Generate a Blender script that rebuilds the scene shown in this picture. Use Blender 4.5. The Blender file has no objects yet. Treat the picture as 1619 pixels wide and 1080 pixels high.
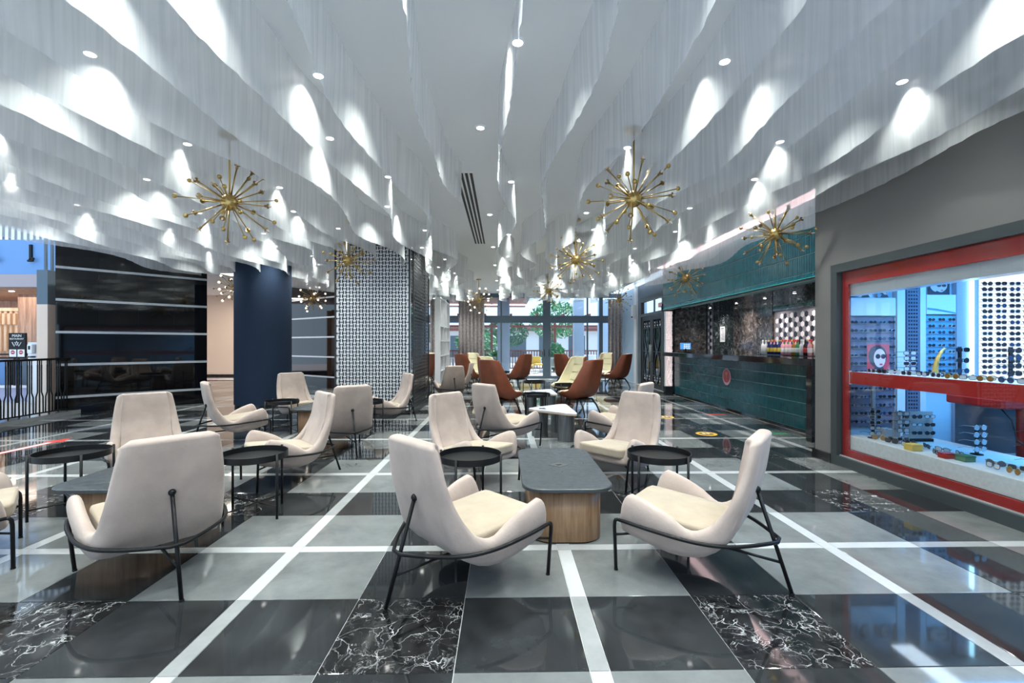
import bpy, bmesh, math, random
from mathutils import Vector, Matrix
random.seed(7)
PI = math.pi
D2R = PI / 180
sc = bpy.context.scene
COL = sc.collection

# ------------------------------------------------------------------ camera, world, exposure
cam_d = bpy.data.cameras.new('camera')
cam = bpy.data.objects.new('camera', cam_d)
COL.objects.link(cam)
cam_d.sensor_width = 36.0
cam_d.lens = 729.2 / 1619 * 36.0
cam_d.shift_y = 5.0 / 1619
cam_d.clip_end = 200
cam.location = (0, 0, 1.44)
cam.rotation_euler = (PI / 2, 0, -0.0182)
sc.camera = cam

world = bpy.data.worlds.new('world')
sc.world = world
world.use_nodes = True
wn = world.node_tree.nodes
bg = wn['Background']
bg.inputs['Color'].default_value = (0.60, 0.80, 1.0, 1)
bg.inputs['Strength'].default_value = 1.6

sun_d = bpy.data.lights.new('sun', 'SUN'); sun_d.energy = 7.0; sun_d.angle = 0.02; sun_d.color = (1.0, 0.97, 0.90)
sun = bpy.data.objects.new('sun', sun_d); COL.objects.link(sun)
sun.location = (20, 45, 40); sun.rotation_euler = (-0.62, 0.35, 0.0)

sc.view_settings.view_transform = 'Standard'
sc.view_settings.look = 'None'
sc.view_settings.gamma = 1.0
sc.view_settings.use_curve_mapping = False
sc.view_settings.exposure = 0.27
sc.cycles.transparent_max_bounces = 40
sc.cycles.max_bounces = 10
sc.cycles.diffuse_bounces = 4
sc.cycles.caustics_reflective = False
sc.cycles.caustics_refractive = False

SPOT_W = 80.0          # ceiling downlights
SPOT_COL = (0.93, 1.0, 0.95)

CEIL = 3.6

# ------------------------------------------------------------------ material helpers
def new_mat(name):
    m = bpy.data.materials.new(name)
    m.use_nodes = True
    return m, m.node_tree.nodes, m.node_tree.links, m.node_tree.nodes['Principled BSDF']

def mat(name, col, rough=0.5, metal=0.0, spec=0.5, sheen=0.0, coat=0.0, noise=0.0, nscale=6.0, bump=0.0, bscale=80.0, emit=None, es=0.0, stretch=None):
    m, N, L, b = new_mat(name)
    b.inputs['Base Color'].default_value = (*col, 1)
    b.inputs['Roughness'].default_value = rough
    b.inputs['Metallic'].default_value = metal
    b.inputs['Specular IOR Level'].default_value = spec
    b.inputs['Sheen Weight'].default_value = sheen
    b.inputs['Coat Weight'].default_value = coat
    if emit:
        b.inputs['Emission Color'].default_value = (*emit, 1)
        b.inputs['Emission Strength'].default_value = es
    if noise or bump:
        tc = N.new('ShaderNodeTexCoord')
        mp = N.new('ShaderNodeMapping')
        L.new(tc.outputs['Object'], mp.inputs['Vector'])
        if stretch:
            mp.inputs['Scale'].default_value = stretch
        if noise:
            n = N.new('ShaderNodeTexNoise')
            n.inputs['Scale'].default_value = nscale
            n.inputs['Detail'].default_value = 4
            L.new(mp.outputs[0], n.inputs['Vector'])
            r = N.new('ShaderNodeValToRGB')
            r.color_ramp.elements[0].position = 0.3
            r.color_ramp.elements[1].position = 0.7
            r.color_ramp.elements[0].color = (*[max(0, c * (1 - noise)) for c in col], 1)
            r.color_ramp.elements[1].color = (*[min(1, c * (1 + noise)) for c in col], 1)
            L.new(n.outputs['Fac'], r.inputs['Fac'])
            L.new(r.outputs['Color'], b.inputs['Base Color'])
        if bump:
            n2 = N.new('ShaderNodeTexNoise')
            n2.inputs['Scale'].default_value = bscale
            n2.inputs['Detail'].default_value = 3
            L.new(mp.outputs[0], n2.inputs['Vector'])
            bp = N.new('ShaderNodeBump')
            bp.inputs['Strength'].default_value = bump
            bp.inputs['Distance'].default_value = 0.01
            L.new(n2.outputs['Fac'], bp.inputs['Height'])
            L.new(bp.outputs['Normal'], b.inputs['Normal'])
    return m

def marble_mat(name, base, vein, scale, width=0.03, rough=0.1, cloud=0.5, dist=1.2, coords='world', amount=1.0):
    m, N, L, b = new_mat(name)
    g = N.new('ShaderNodeNewGeometry')
    nz = N.new('ShaderNodeTexNoise')
    nz.inputs['Scale'].default_value = scale * 0.9
    nz.inputs['Detail'].default_value = 6
    L.new(g.outputs['Position'], nz.inputs['Vector'])
    sub = N.new('ShaderNodeVectorMath'); sub.operation = 'SUBTRACT'
    sub.inputs[1].default_value = (0.5, 0.5, 0.5)
    L.new(nz.outputs['Color'], sub.inputs[0])
    sc_ = N.new('ShaderNodeVectorMath'); sc_.operation = 'SCALE'
    sc_.inputs['Scale'].default_value = dist / scale
    L.new(sub.outputs[0], sc_.inputs[0])
    add = N.new('ShaderNodeVectorMath'); add.operation = 'ADD'
    L.new(g.outputs['Position'], add.inputs[0]); L.new(sc_.outputs[0], add.inputs[1])
    fac = None
    def take(sock):
        nonlocal fac
        if fac is None:
            fac = sock
        else:
            mx = N.new('ShaderNodeMath'); mx.operation = 'MAXIMUM'
            L.new(fac, mx.inputs[0]); L.new(sock, mx.inputs[1])
            fac = mx.outputs[0]
    def thin(sock, w, st, a0=0.0):
        mr = N.new('ShaderNodeMapRange')
        mr.inputs['From Min'].default_value = a0; mr.inputs['From Max'].default_value = w
        mr.inputs['To Min'].default_value = st * amount; mr.inputs['To Max'].default_value = 0.0
        L.new(sock, mr.inputs['Value'])
        return mr.outputs[0]
    v = N.new('ShaderNodeTexVoronoi'); v.feature = 'DISTANCE_TO_EDGE'; v.inputs['Scale'].default_value = scale * 0.8
    L.new(add.outputs[0], v.inputs['Vector'])
    take(thin(v.outputs['Distance'], width * 0.9, 0.9))
    for s_, w_, st_ in ((scale * 0.28, 0.006, 1.0), (scale * 0.55, 0.006, 0.7), (scale * 1.5, 0.008, 0.3)):
        rn = N.new('ShaderNodeTexNoise'); rn.inputs['Scale'].default_value = s_; rn.inputs['Detail'].default_value = 4
        rn.inputs['Roughness'].default_value = 0.6; rn.inputs['Distortion'].default_value = 0.6
        L.new(add.outputs[0], rn.inputs['Vector'])
        m1 = N.new('ShaderNodeMath'); m1.operation = 'SUBTRACT'; m1.inputs[1].default_value = 0.5
        L.new(rn.outputs['Fac'], m1.inputs[0])
        m2 = N.new('ShaderNodeMath'); m2.operation = 'ABSOLUTE'; L.new(m1.outputs[0], m2.inputs[0])
        take(thin(m2.outputs[0], w_, st_))
    # break the veins up
    n3 = N.new('ShaderNodeTexNoise'); n3.inputs['Scale'].default_value = scale * 1.5; n3.inputs['Detail'].default_value = 3
    L.new(g.outputs['Position'], n3.inputs['Vector'])
    mr3 = N.new('ShaderNodeMapRange')
    mr3.inputs['From Min'].default_value = 0.38; mr3.inputs['From Max'].default_value = 0.62
    L.new(n3.outputs['Fac'], mr3.inputs['Value'])
    mu = N.new('ShaderNodeMath'); mu.operation = 'MULTIPLY'
    L.new(fac, mu.inputs[0]); L.new(mr3.outputs[0], mu.inputs[1])
    n4 = N.new('ShaderNodeTexNoise'); n4.inputs['Scale'].default_value = scale * 2.5; n4.inputs['Detail'].default_value = 5
    L.new(g.outputs['Position'], n4.inputs['Vector'])
    r = N.new('ShaderNodeValToRGB')
    r.color_ramp.elements[0].position = 0.35; r.color_ramp.elements[1].position = 0.75
    r.color_ramp.elements[0].color = (*[c * (1 - cloud) for c in base], 1)
    r.color_ramp.elements[1].color = (*[min(1, c * (1 + cloud * 1.6)) for c in base], 1)
    L.new(n4.outputs['Fac'], r.inputs['Fac'])
    mix = N.new('ShaderNodeMix'); mix.data_type = 'RGBA'
    L.new(mu.outputs[0], mix.inputs['Factor'])
    L.new(r.outputs['Color'], mix.inputs['A'])
    mix.inputs['B'].default_value = (*vein, 1)
    L.new(mix.outputs['Result'], b.inputs['Base Color'])
    b.inputs['Roughness'].default_value = rough
    return m

def stone_mat(name, base, var=0.25, scale=3.0, rough=0.1, spec=0.5):
    m, N, L, b = new_mat(name)
    g = N.new('ShaderNodeNewGeometry')
    n = N.new('ShaderNodeTexNoise'); n.inputs['Scale'].default_value = scale; n.inputs['Detail'].default_value = 8; n.inputs['Roughness'].default_value = 0.65
    L.new(g.outputs['Position'], n.inputs['Vector'])
    r = N.new('ShaderNodeValToRGB')
    r.color_ramp.elements[0].position = 0.32; r.color_ramp.elements[1].position = 0.7
    r.color_ramp.elements[0].color = (*[c * (1 - var) for c in base], 1)
    r.color_ramp.elements[1].color = (*[min(1, c * (1 + var)) for c in base], 1)
    L.new(n.outputs['Fac'], r.inputs['Fac'])
    L.new(r.outputs['Color'], b.inputs['Base Color'])
    n2 = N.new('ShaderNodeTexNoise'); n2.inputs['Scale'].default_value = 25; n2.inputs['Detail'].default_value = 4
    L.new(g.outputs['Position'], n2.inputs['Vector'])
    mr = N.new('ShaderNodeMapRange')
    mr.inputs['To Min'].default_value = rough * 0.6; mr.inputs['To Max'].default_value = rough * 1.5
    L.new(n2.outputs['Fac'], mr.inputs['Value'])
    L.new(mr.outputs[0], b.inputs['Roughness'])
    b.inputs['Specular IOR Level'].default_value = spec
    return m

def wood_mat(name, c1, c2, scale=1.0, rough=0.4, axis='Z'):
    m, N, L, b = new_mat(name)
    tc = N.new('ShaderNodeTexCoord'); mp = N.new('ShaderNodeMapping')
    L.new(tc.outputs['Object'], mp.inputs['Vector'])
    s = [9 * scale] * 3; s['XYZ'.index(axis)] = 0.7 * scale
    mp.inputs['Scale'].default_value = s
    n = N.new('ShaderNodeTexNoise'); n.inputs['Scale'].default_value = 2.2; n.inputs['Detail'].default_value = 6; n.inputs['Distortion'].default_value = 0.7
    L.new(mp.outputs[0], n.inputs['Vector'])
    w = N.new('ShaderNodeTexNoise'); w.inputs['Scale'].default_value = 14; w.inputs['Detail'].default_value = 3
    L.new(mp.outputs[0], w.inputs['Vector'])
    ad = N.new('ShaderNodeMath'); ad.operation = 'MULTIPLY_ADD'; ad.inputs[1].default_value = 0.35
    L.new(w.outputs['Fac'], ad.inputs[0]); L.new(n.outputs['Fac'], ad.inputs[2])
    r = N.new('ShaderNodeValToRGB')
    r.color_ramp.elements[0].position = 0.5; r.color_ramp.elements[1].position = 0.85
    r.color_ramp.elements[0].color = (*c1, 1); r.color_ramp.elements[1].color = (*c2, 1)
    L.new(ad.outputs[0], r.inputs['Fac']); L.new(r.outputs['Color'], b.inputs['Base Color'])
    b.inputs['Roughness'].default_value = rough
    return m

def glass_mat(name, tint=(1, 1, 1), ior=1.45):
    m, N, L, b = new_mat(name)
    N.remove(b)
    t = N.new('ShaderNodeBsdfTransparent'); t.inputs['Color'].default_value = (*tint, 1)
    g = N.new('ShaderNodeBsdfGlossy'); g.inputs['Roughness'].default_value = 0.01
    lw = N.new('ShaderNodeLayerWeight'); lw.inputs['Blend'].default_value = 0.5
    pw = N.new('ShaderNodeMath'); pw.operation = 'POWER'; pw.inputs[1].default_value = 4.0
    L.new(lw.outputs['Facing'], pw.inputs[0])
    f = N.new('ShaderNodeMath'); f.operation = 'MULTIPLY_ADD'; f.inputs[1].default_value = 0.9; f.inputs[2].default_value = ((ior - 1) / (ior + 1)) ** 2
    L.new(pw.outputs[0], f.inputs[0])
    mx = N.new('ShaderNodeMixShader')
    L.new(f.outputs[0], mx.inputs[0]); L.new(t.outputs[0], mx.inputs[1]); L.new(g.outputs[0], mx.inputs[2])
    L.new(mx.outputs[0], N['Material Output'].inputs['Surface'])
    return m

def sheer_mat():
    m, N, L, b = new_mat('white_sheer_fabric')
    N.remove(b)
    t = N.new('ShaderNodeBsdfTransparent')
    d = N.new('ShaderNodeBsdfDiffuse'); d.inputs['Color'].default_value = (0.86, 0.87, 0.88, 1)
    tr = N.new('ShaderNodeBsdfTranslucent'); tr.inputs['Color'].default_value = (0.86, 0.87, 0.88, 1)
    gl = N.new('ShaderNodeBsdfGlossy'); gl.inputs['Color'].default_value = (0.9, 0.9, 0.9, 1); gl.inputs['Roughness'].default_value = 0.35
    m1 = N.new('ShaderNodeMixShader'); m1.inputs[0].default_value = 0.5
    L.new(d.outputs[0], m1.inputs[1]); L.new(tr.outputs[0], m1.inputs[2])
    m1b = N.new('ShaderNodeMixShader'); m1b.inputs[0].default_value = 0.08
    L.new(m1.outputs[0], m1b.inputs[1]); L.new(gl.outputs[0], m1b.inputs[2])
    # woven in fine vertical pleats: more threads per view width where the cloth is gathered
    tc = N.new('ShaderNodeTexCoord'); mp = N.new('ShaderNodeMapping'); mp.inputs['Scale'].default_value = (1, 9, 0.35)
    L.new(tc.outputs['Object'], mp.inputs['Vector'])
    n = N.new('ShaderNodeTexNoise'); n.inputs['Scale'].default_value = 2.2; n.inputs['Detail'].default_value = 5
    L.new(mp.outputs[0], n.inputs['Vector'])
    mr = N.new('ShaderNodeMapRange')
    mr.inputs['From Min'].default_value = 0.3; mr.inputs['From Max'].default_value = 0.7
    mr.inputs['To Min'].default_value = 0.42; mr.inputs['To Max'].default_value = 0.56
    L.new(n.outputs['Fac'], mr.inputs['Value'])
    m2 = N.new('ShaderNodeMixShader')
    L.new(mr.outputs[0], m2.inputs[0]); L.new(t.outputs[0], m2.inputs[1]); L.new(m1b.outputs[0], m2.inputs[2])
    L.new(m2.outputs[0], N['Material Output'].inputs['Surface'])
    return m

def emit_mat(name, col, s):
    m, N, L, b = new_mat(name)
    N.remove(b)
    e = N.new('ShaderNodeEmission'); e.inputs['Color'].default_value = (*col, 1); e.inputs['Strength'].default_value = s
    L.new(e.outputs[0], N['Material Output'].inputs['Surface'])
    return m

M = {}
M['ceiling'] = mat('white_ceiling_paint', (0.80, 0.81, 0.83), 0.7)
M['sheer'] = sheer_mat()
M['tile_grey'] = stone_mat('grey_stone_tile', (0.145, 0.152, 0.154), 0.25, 2.6, 0.05)
M['tile_dark'] = stone_mat('dark_slate_tile', (0.021, 0.023, 0.025), 0.5, 3.5, 0.045)
M['tile_marble'] = marble_mat('black_marble_tile', (0.012, 0.012, 0.013), (0.55, 0.55, 0.55), 6.5, 0.013, 0.05, 0.6, 1.3)
M['strip_white'] = stone_mat('white_marble_strip', (0.42, 0.425, 0.43), 0.06, 5, 0.08)
M['strip_grey'] = stone_mat('grey_marble_strip', (0.25, 0.255, 0.26), 0.12, 5, 0.08)
M['grout'] = mat('pale_grout', (0.5, 0.5, 0.5), 0.6)
M['velvet'] = mat('cream_velvet', (0.40, 0.315, 0.275), 0.8, sheen=0.15, noise=0.10, nscale=7, bump=0.15, bscale=60)
M['velvet_in'] = mat('cream_velvet_seat', (0.35, 0.285, 0.215), 0.8, sheen=0.15, noise=0.09, nscale=8, bump=0.15, bscale=60)
M['black_metal'] = mat('black_powder_coated_metal', (0.006, 0.006, 0.007), 0.45, spec=0.25)
M['black_tray'] = mat('black_tray_metal', (0.008, 0.008, 0.009), 0.4, spec=0.3)
M['oak'] = wood_mat('oak_veneer', (0.24, 0.125, 0.06), (0.43, 0.26, 0.145), 1.0, 0.45)
M['stone_top'] = stone_mat('dark_grey_stone_top', (0.045, 0.052, 0.060), 0.35, 14, 0.33)
M['zinc'] = mat('dark_brushed_zinc', (0.16, 0.165, 0.17), 0.38, 0.6, noise=0.35, nscale=5, stretch=(8, 8, 0.6))
M['pale_top'] = stone_mat('pale_lacquer_top', (0.55, 0.53, 0.58), 0.06, 6, 0.2)
M['edge_wood'] = mat('light_wood_edge', (0.5, 0.36, 0.22), 0.5)
M['brass'] = mat('antique_brass', (0.52, 0.36, 0.13), 0.33, 1.0)
M['brass_dark'] = mat('aged_brass', (0.30, 0.20, 0.08), 0.4, 1.0)
M['bulb'] = mat('clear_bulb_stub', (0.75, 0.6, 0.5), 0.15)
M['leather'] = mat('brown_leather', (0.20, 0.052, 0.022), 0.42, noise=0.15, nscale=5, bump=0.1, bscale=120)
M['cream_leather'] = mat('cream_quilted_leather', (0.66, 0.60, 0.42), 0.5, noise=0.05, nscale=4)
M['black_wood'] = mat('black_stained_wood', (0.015, 0.014, 0.014), 0.4)
M['blue_fabric'] = mat('navy_wall_fabric', (0.016, 0.026, 0.048), 0.8, spec=0.1, sheen=0.0, noise=0.18, nscale=40, stretch=(1, 1, 4))
M['white_panel'] = mat('white_backing_panel', (0.88, 0.88, 0.90), 0.3)
M['mirror'] = mat('mirror_glass', (0.85, 0.88, 0.9), 0.02, 1.0)
M['lattice'] = mat('black_lattice_metal', (0.012, 0.012, 0.014), 0.35)
M['black_gloss'] = mat('black_gloss_glass', (0.004, 0.004, 0.005), 0.03)
M['silver_bar'] = mat('brushed_silver_trim', (0.62, 0.62, 0.64), 0.3, 0.5)
M['wall_grey'] = mat('warm_grey_wall_paint', (0.17, 0.16, 0.15), 0.75)
M['wall_beige'] = mat('beige_wall_paint', (0.66, 0.58, 0.50), 0.7)
M['wall_pale'] = mat('pale_blue_wall_paint', (0.45, 0.60, 0.75), 0.5)
M['black_stone'] = stone_mat('black_polished_stone', (0.014, 0.015, 0.018), 0.3, 5, 0.05)
M['teal'] = mat('teal_glazed_tile', (0.0, 0.07, 0.085), 0.16, noise=0.25, nscale=9)
M['teal_upper'] = mat('turquoise_glazed_tile', (0.015, 0.16, 0.20), 0.2, noise=0.2, nscale=9)
M['grout_teal'] = mat('pale_teal_grout', (0.35, 0.55, 0.55), 0.6)
M['grout_dark'] = mat('dark_teal_grout', (0.0, 0.05, 0.06), 0.6)
M['marble_brown'] = marble_mat('brown_black_veined_marble', (0.07, 0.055, 0.047), (0.62, 0.55, 0.50), 4.2, 0.02, 0.12, 0.75, 1.6)
M['marble_dark'] = marble_mat('dark_green_black_marble', (0.018, 0.026, 0.027), (0.5, 0.55, 0.55), 4.5, 0.018, 0.06, 0.6, 1.5)
M['hex_white'] = mat('white_hexagon_tile', (0.78, 0.74, 0.76), 0.2)
M['hex_grey'] = mat('grey_hexagon_tile', (0.24, 0.22, 0.24), 0.25)
M['hex_black'] = mat('black_hexagon_tile', (0.014, 0.012, 0.018), 0.2)
M['red'] = mat('red_lacquer', (0.42, 0.018, 0.015), 0.25)
M['frame_grey'] = mat('dark_grey_aluminium', (0.045, 0.055, 0.058), 0.4)
M['frame_blue'] = mat('slate_aluminium', (0.10, 0.14, 0.18), 0.4, 0.3)
M['white'] = mat('white_laminate', (0.8, 0.8, 0.82), 0.35)
M['white_wood'] = mat('white_washed_wood', (0.72, 0.71, 0.68), 0.5, noise=0.08, nscale=5, stretch=(1, 6, 6))
M['glass'] = glass_mat('clear_glass', (0.96, 0.98, 0.99), 1.45)
M['glass_thin'] = glass_mat('far_clear_glass', (0.93, 0.97, 1.0), 1.3)
M['lens_dark'] = mat('dark_sunglass_lens', (0.01, 0.012, 0.02), 0.06)
M['lens_blue'] = mat('blue_sunglass_lens', (0.015, 0.05, 0.12), 0.06)
M['lens_amber'] = mat('amber_sunglass_lens', (0.22, 0.10, 0.02), 0.06)
M['lens_clear'] = mat('pale_spectacle_lens', (0.5, 0.55, 0.6), 0.05)
M['fr_black'] = mat('black_spectacle_frame', (0.01, 0.01, 0.012), 0.25)
M['fr_gold'] = mat('gold_spectacle_frame', (0.6, 0.45, 0.2), 0.25, 1.0)
M['fr_silver'] = mat('silver_spectacle_frame', (0.7, 0.7, 0.72), 0.2, 1.0)
M['curtain'] = mat('grey_brown_curtain', (0.40, 0.35, 0.34), 0.8, noise=0.35, nscale=14, sheen=0.2)
M['led_white'] = emit_mat('white_led', (1.0, 0.93, 0.90), 6)
M['led_pink'] = emit_mat('pink_white_cove_led', (1.0, 0.72, 0.74), 5)
M['led_cyan'] = emit_mat('cyan_led', (0.05, 0.95, 0.95), 3.0)
M['led_blue'] = emit_mat('blue_white_led', (0.35, 0.75, 1.0), 9)
M['lightbox'] = emit_mat('lit_white_display_panel', (0.80, 0.92, 1.0), 1.25)
M['lamp_face'] = emit_mat('downlight_lens', (1.0, 1.0, 0.96), 14)
M['globe'] = emit_mat('lit_globe_bulb', (1.0, 0.9, 0.75), 2.5)

# ------------------------------------------------------------------ mesh helpers
class MB:
    def __init__(s):
        s.v = []; s.f = []; s.m = []; s.sm = []
    def add(s, verts, faces, mi=0, smooth=False):
        o = len(s.v)
        s.v += [tuple(p) for p in verts]
        s.f += [tuple(i + o for i in f) for f in faces]
        s.m += [mi] * len(faces); s.sm += [smooth] * len(faces)
        return s
    def box(s, x0, x1, y0, y1, z0, z1, mi=0, bev=0.0):
        b = min(bev, (x1 - x0) / 2.01, (y1 - y0) / 2.01, (z1 - z0) / 2.01)
        if b <= 0:
            v = [(x, y, z) for x in (x0, x1) for y in (y0, y1) for z in (z0, z1)]
            f = [(0, 1, 3, 2), (4, 6, 7, 5), (0, 4, 5, 1), (2, 3, 7, 6), (0, 2, 6, 4), (1, 5, 7, 3)]
            return s.add(v, f, mi)
        bm = bmesh.new()
        bmesh.ops.create_cube(bm, size=1)
        for q in bm.verts:
            q.co = Vector(((x0 + x1) / 2 + q.co.x * (x1 - x0), (y0 + y1) / 2 + q.co.y * (y1 - y0), (z0 + z1) / 2 + q.co.z * (z1 - z0)))
        bmesh.ops.bevel(bm, geom=list(bm.edges), offset=b, segments=2, affect='EDGES', profile=0.5)
        bm.verts.index_update()
        s.add([q.co[:] for q in bm.verts], [[q.index for q in f.verts] for f in bm.faces], mi, False)
        bm.free()
        return s
    def tube(s, pts, r, n=8, mi=0, caps=True, r2=None, closed=False):
        pts = [Vector(p) for p in pts]
        L = len(pts)
        up = None; rings = []
        for i, p in enumerate(pts):
            if closed:
                t = (pts[(i + 1) % L] - pts[i - 1]).normalized()
            else:
                a = pts[i] - pts[i - 1] if i else pts[1] - pts[0]
                c = pts[i + 1] - pts[i] if i < L - 1 else a
                t = (a.normalized() + c.normalized()).normalized()
            if up is None:
                up = Vector((0, 0, 1)) if abs(t.z) < 0.9 else Vector((1, 0, 0))
            u = (up - t * up.dot(t)).normalized(); w = t.cross(u); up = u
            rr = r if r2 is None else r + (r2 - r) * i / (L - 1)
            rings.append([p + u * (rr * math.cos(2 * PI * k / n)) + w * (rr * math.sin(2 * PI * k / n)) for k in range(n)])
        v = [q for R in rings for q in R]
        f = []
        for i in range(L if closed else L - 1):
            j = (i + 1) % L
            for k in range(n):
                f.append((i * n + k, i * n + (k + 1) % n, j * n + (k + 1) % n, j * n + k))
        if caps and not closed:
            f.append(tuple(range(n))[::-1]); f.append(tuple((L - 1) * n + k for k in range(n)))
        return s.add(v, f, mi, True)
    def lathe(s, prof, n=24, c=(0, 0, 0), mi=0, sx=1, sy=1):
        runs = [[prof[0], prof[1]]]
        for i in range(2, len(prof)):
            p, q, t = Vector(prof[i - 2]), Vector(prof[i - 1]), Vector(prof[i])
            if (q - p).length > 1e-7 and (t - q).length > 1e-7 and (q - p).angle(t - q) > 0.6:
                runs.append([prof[i - 1], prof[i]])
            else:
                runs[-1].append(prof[i])
        for R in runs:
            v = []; f = []
            for r, z in R:
                for k in range(n):
                    a = 2 * PI * k / n
                    v.append((c[0] + r * sx * math.cos(a), c[1] + r * sy * math.sin(a), c[2] + z))
            for i in range(len(R) - 1):
                for k in range(n):
                    f.append((i * n + k, i * n + (k + 1) % n, (i + 1) * n + (k + 1) % n, (i + 1) * n + k))
            s.add(v, f, mi, True)
        for (r, z), rev in ((prof[0], True), (prof[-1], False)):
            if r > 2e-3:
                v = [(c[0] + r * sx * math.cos(2 * PI * k / n), c[1] + r * sy * math.sin(2 * PI * k / n), c[2] + z) for k in range(n)]
                s.add(v, [tuple(range(n))[::-1] if rev else tuple(range(n))], mi, False)
        return s
    def ball(s, c, r, n=12, mi=0, sz=1.0):
        m = max(4, n // 2)
        return s.lathe([(max(1e-4, r * math.sin(PI * i / m)), -r * sz * math.cos(PI * i / m)) for i in range(m + 1)], n, c, mi)
    def prism(s, poly, z0, z1, mi=0, bev=0.0, smooth=False):
        n = len(poly)
        if bev:
            c = Vector((sum(p[0] for p in poly) / n, sum(p[1] for p in poly) / n))
            def sh(p):
                d = (Vector(p[:2]) - c); l = d.length
                return c + d * ((l - bev) / l)
            rings = [([sh(p) for p in poly], z0), (poly, z0 + bev), (poly, z1 - bev), ([sh(p) for p in poly], z1)]
        else:
            rings = [(poly, z0), (poly, z1)]
        v = [(p[0], p[1], z) for P, z in rings for p in P]
        f = []
        for i in range(len(rings) - 1):
            for k in range(n):
                f.append((i * n + k, i * n + (k + 1) % n, (i + 1) * n + (k + 1) % n, (i + 1) * n + k))
        s.add(v, f, mi, smooth)
        o = len(s.v) - len(v)
        s.f.append(tuple(o + k for k in range(n))[::-1]); s.f.append(tuple(o + (len(rings) - 1) * n + k for k in range(n)))
        s.m += [mi, mi]; s.sm += [False, False]
        return s
    def xf(s, mtx):
        s.v = [tuple(mtx @ Vector(p)) for p in s.v]
        return s
    def mesh(s, name, mats):
        me = bpy.data.meshes.new(name)
        me.from_pydata(s.v, [], s.f)
        for m in (mats if isinstance(mats, (list, tuple)) else [mats]):
            me.materials.append(m)
        me.polygons.foreach_set('material_index', s.m)
        me.polygons.foreach_set('use_smooth', s.sm)
        me.update()
        return me
    def build(s, name, mats, parent=None, loc=None):
        return link(name, s.mesh(name, mats), parent, loc)

def link(name, me, parent=None, loc=None, rz=None):
    o = bpy.data.objects.new(name, me)
    COL.objects.link(o)
    if parent is not None:
        o.parent = parent
    if loc is not None:
        o.location = loc
    if rz is not None:
        o.rotation_euler = (0, 0, rz)
    return o

def tag(o, label, cat, group=None, kind=None):
    o['label'] = label; o['category'] = cat
    if group: o['group'] = group
    if kind: o['kind'] = kind
    return o

def thing(name, label, cat, loc=(0, 0, 0), rz=0.0, group=None):
    o = bpy.data.objects.new(name, None)
    o.empty_display_size = 0.1
    COL.objects.link(o)
    o.location = loc; o.rotation_euler = (0, 0, rz)
    return tag(o, label, cat, group)

def struct(name, mb, m, parent=None):
    o = mb.build(name, m, parent)
    if parent is None:
        o['kind'] = 'structure'
    return o

def dup(root, loc, rz=0.0, label=None):
    r = root.copy(); COL.objects.link(r)
    r.location = loc; r.rotation_euler = (0, 0, rz)
    if label: r['label'] = label
    for ch in list(root.children):
        c = ch.copy(); COL.objects.link(c); c.parent = r
        for g in list(ch.children):
            d = g.copy(); COL.objects.link(d); d.parent = c
    return r

def bake(o):
    dg = bpy.context.evaluated_depsgraph_get()
    me = bpy.data.meshes.new_from_object(o.evaluated_get(dg))
    me.name = o.name
    o.modifiers.clear()
    o.data = me
    return o

def catmull(vals, t):
    n = len(vals) - 1
    x = min(max(t, 0), 1) * n
    i = min(int(x), n - 1); f = x - i
    p0 = vals[max(i - 1, 0)]; p1 = vals[i]; p2 = vals[i + 1]; p3 = vals[min(i + 2, n)]
    return 0.5 * ((2 * p1) + (-p0 + p2) * f + (2 * p0 - 5 * p1 + 4 * p2 - p3) * f * f + (-p0 + 3 * p1 - 3 * p2 + p3) * f ** 3)

def arc_pts(pts, rad=0.04, n=5):
    """polyline with rounded corners"""
    P = [Vector(p) for p in pts]
    out = [P[0]]
    for i in range(1, len(P) - 1):
        a = (P[i - 1] - P[i]); b = (P[i + 1] - P[i])
        r = min(rad, a.length * 0.49, b.length * 0.49)
        p0 = P[i] + a.normalized() * r; p2 = P[i] + b.normalized() * r
        for k in range(n + 1):
            t = k / n
            out.append(p0 * (1 - t) ** 2 + P[i] * (2 * t * (1 - t)) + p2 * t * t)
    out.append(P[-1])
    return out

def round_rect(w, d, r, n=6, cx=0, cy=0):
    out = []
    for sx, sy, a0 in ((1, 1, 0), (-1, 1, 90), (-1, -1, 180), (1, -1, 270)):
        for k in range(n + 1):
            a = (a0 + 90 * k / n) * D2R
            out.append((cx + sx * (w / 2 - r) + r * math.cos(a), cy + sy * (d / 2 - r) + r * math.sin(a)))
    return out

def area_light(name, loc, rot, sx, sy, power, col=(1, 1, 1), parent=None):
    l = bpy.data.lights.new(name, 'AREA')
    l.shape = 'RECTANGLE'; l.size = sx; l.size_y = sy; l.energy = power; l.color = col
    o = bpy.data.objects.new(name, l); COL.objects.link(o)
    o.location = loc; o.rotation_euler = rot
    if parent: o.parent = parent
    return o

ORD = ['first', 'second', 'third', 'fourth', 'fifth', 'sixth', 'seventh', 'eighth', 'ninth', 'tenth', 'eleventh', 'twelfth', 'thirteenth', 'fourteenth', 'fifteenth', 'sixteenth', 'seventeenth', 'eighteenth', 'nineteenth', 'twentieth', 'twenty-first', 'twenty-second', 'twenty-third', 'twenty-fourth', 'twenty-fifth', 'twenty-sixth', 'twenty-seventh', 'twenty-eighth', 'twenty-ninth', 'thirtieth']
# ------------------------------------------------------------------ lights that belong to the room
# (the downlights, LED strips and shop lamps are built further down with their fittings)

# ------------------------------------------------------------------ floor
F = 729.2
def in_view(x, y, m=60):
    c, s = math.cos(0.0182), math.sin(0.0182)
    a = c * x - s * y; w = s * x + c * y
    if w < 1.2: return False
    px = 809.5 + F * a / w
    return -m < px < 1619 + m and 545 + F * 1.44 / w < 1080 + m

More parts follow.
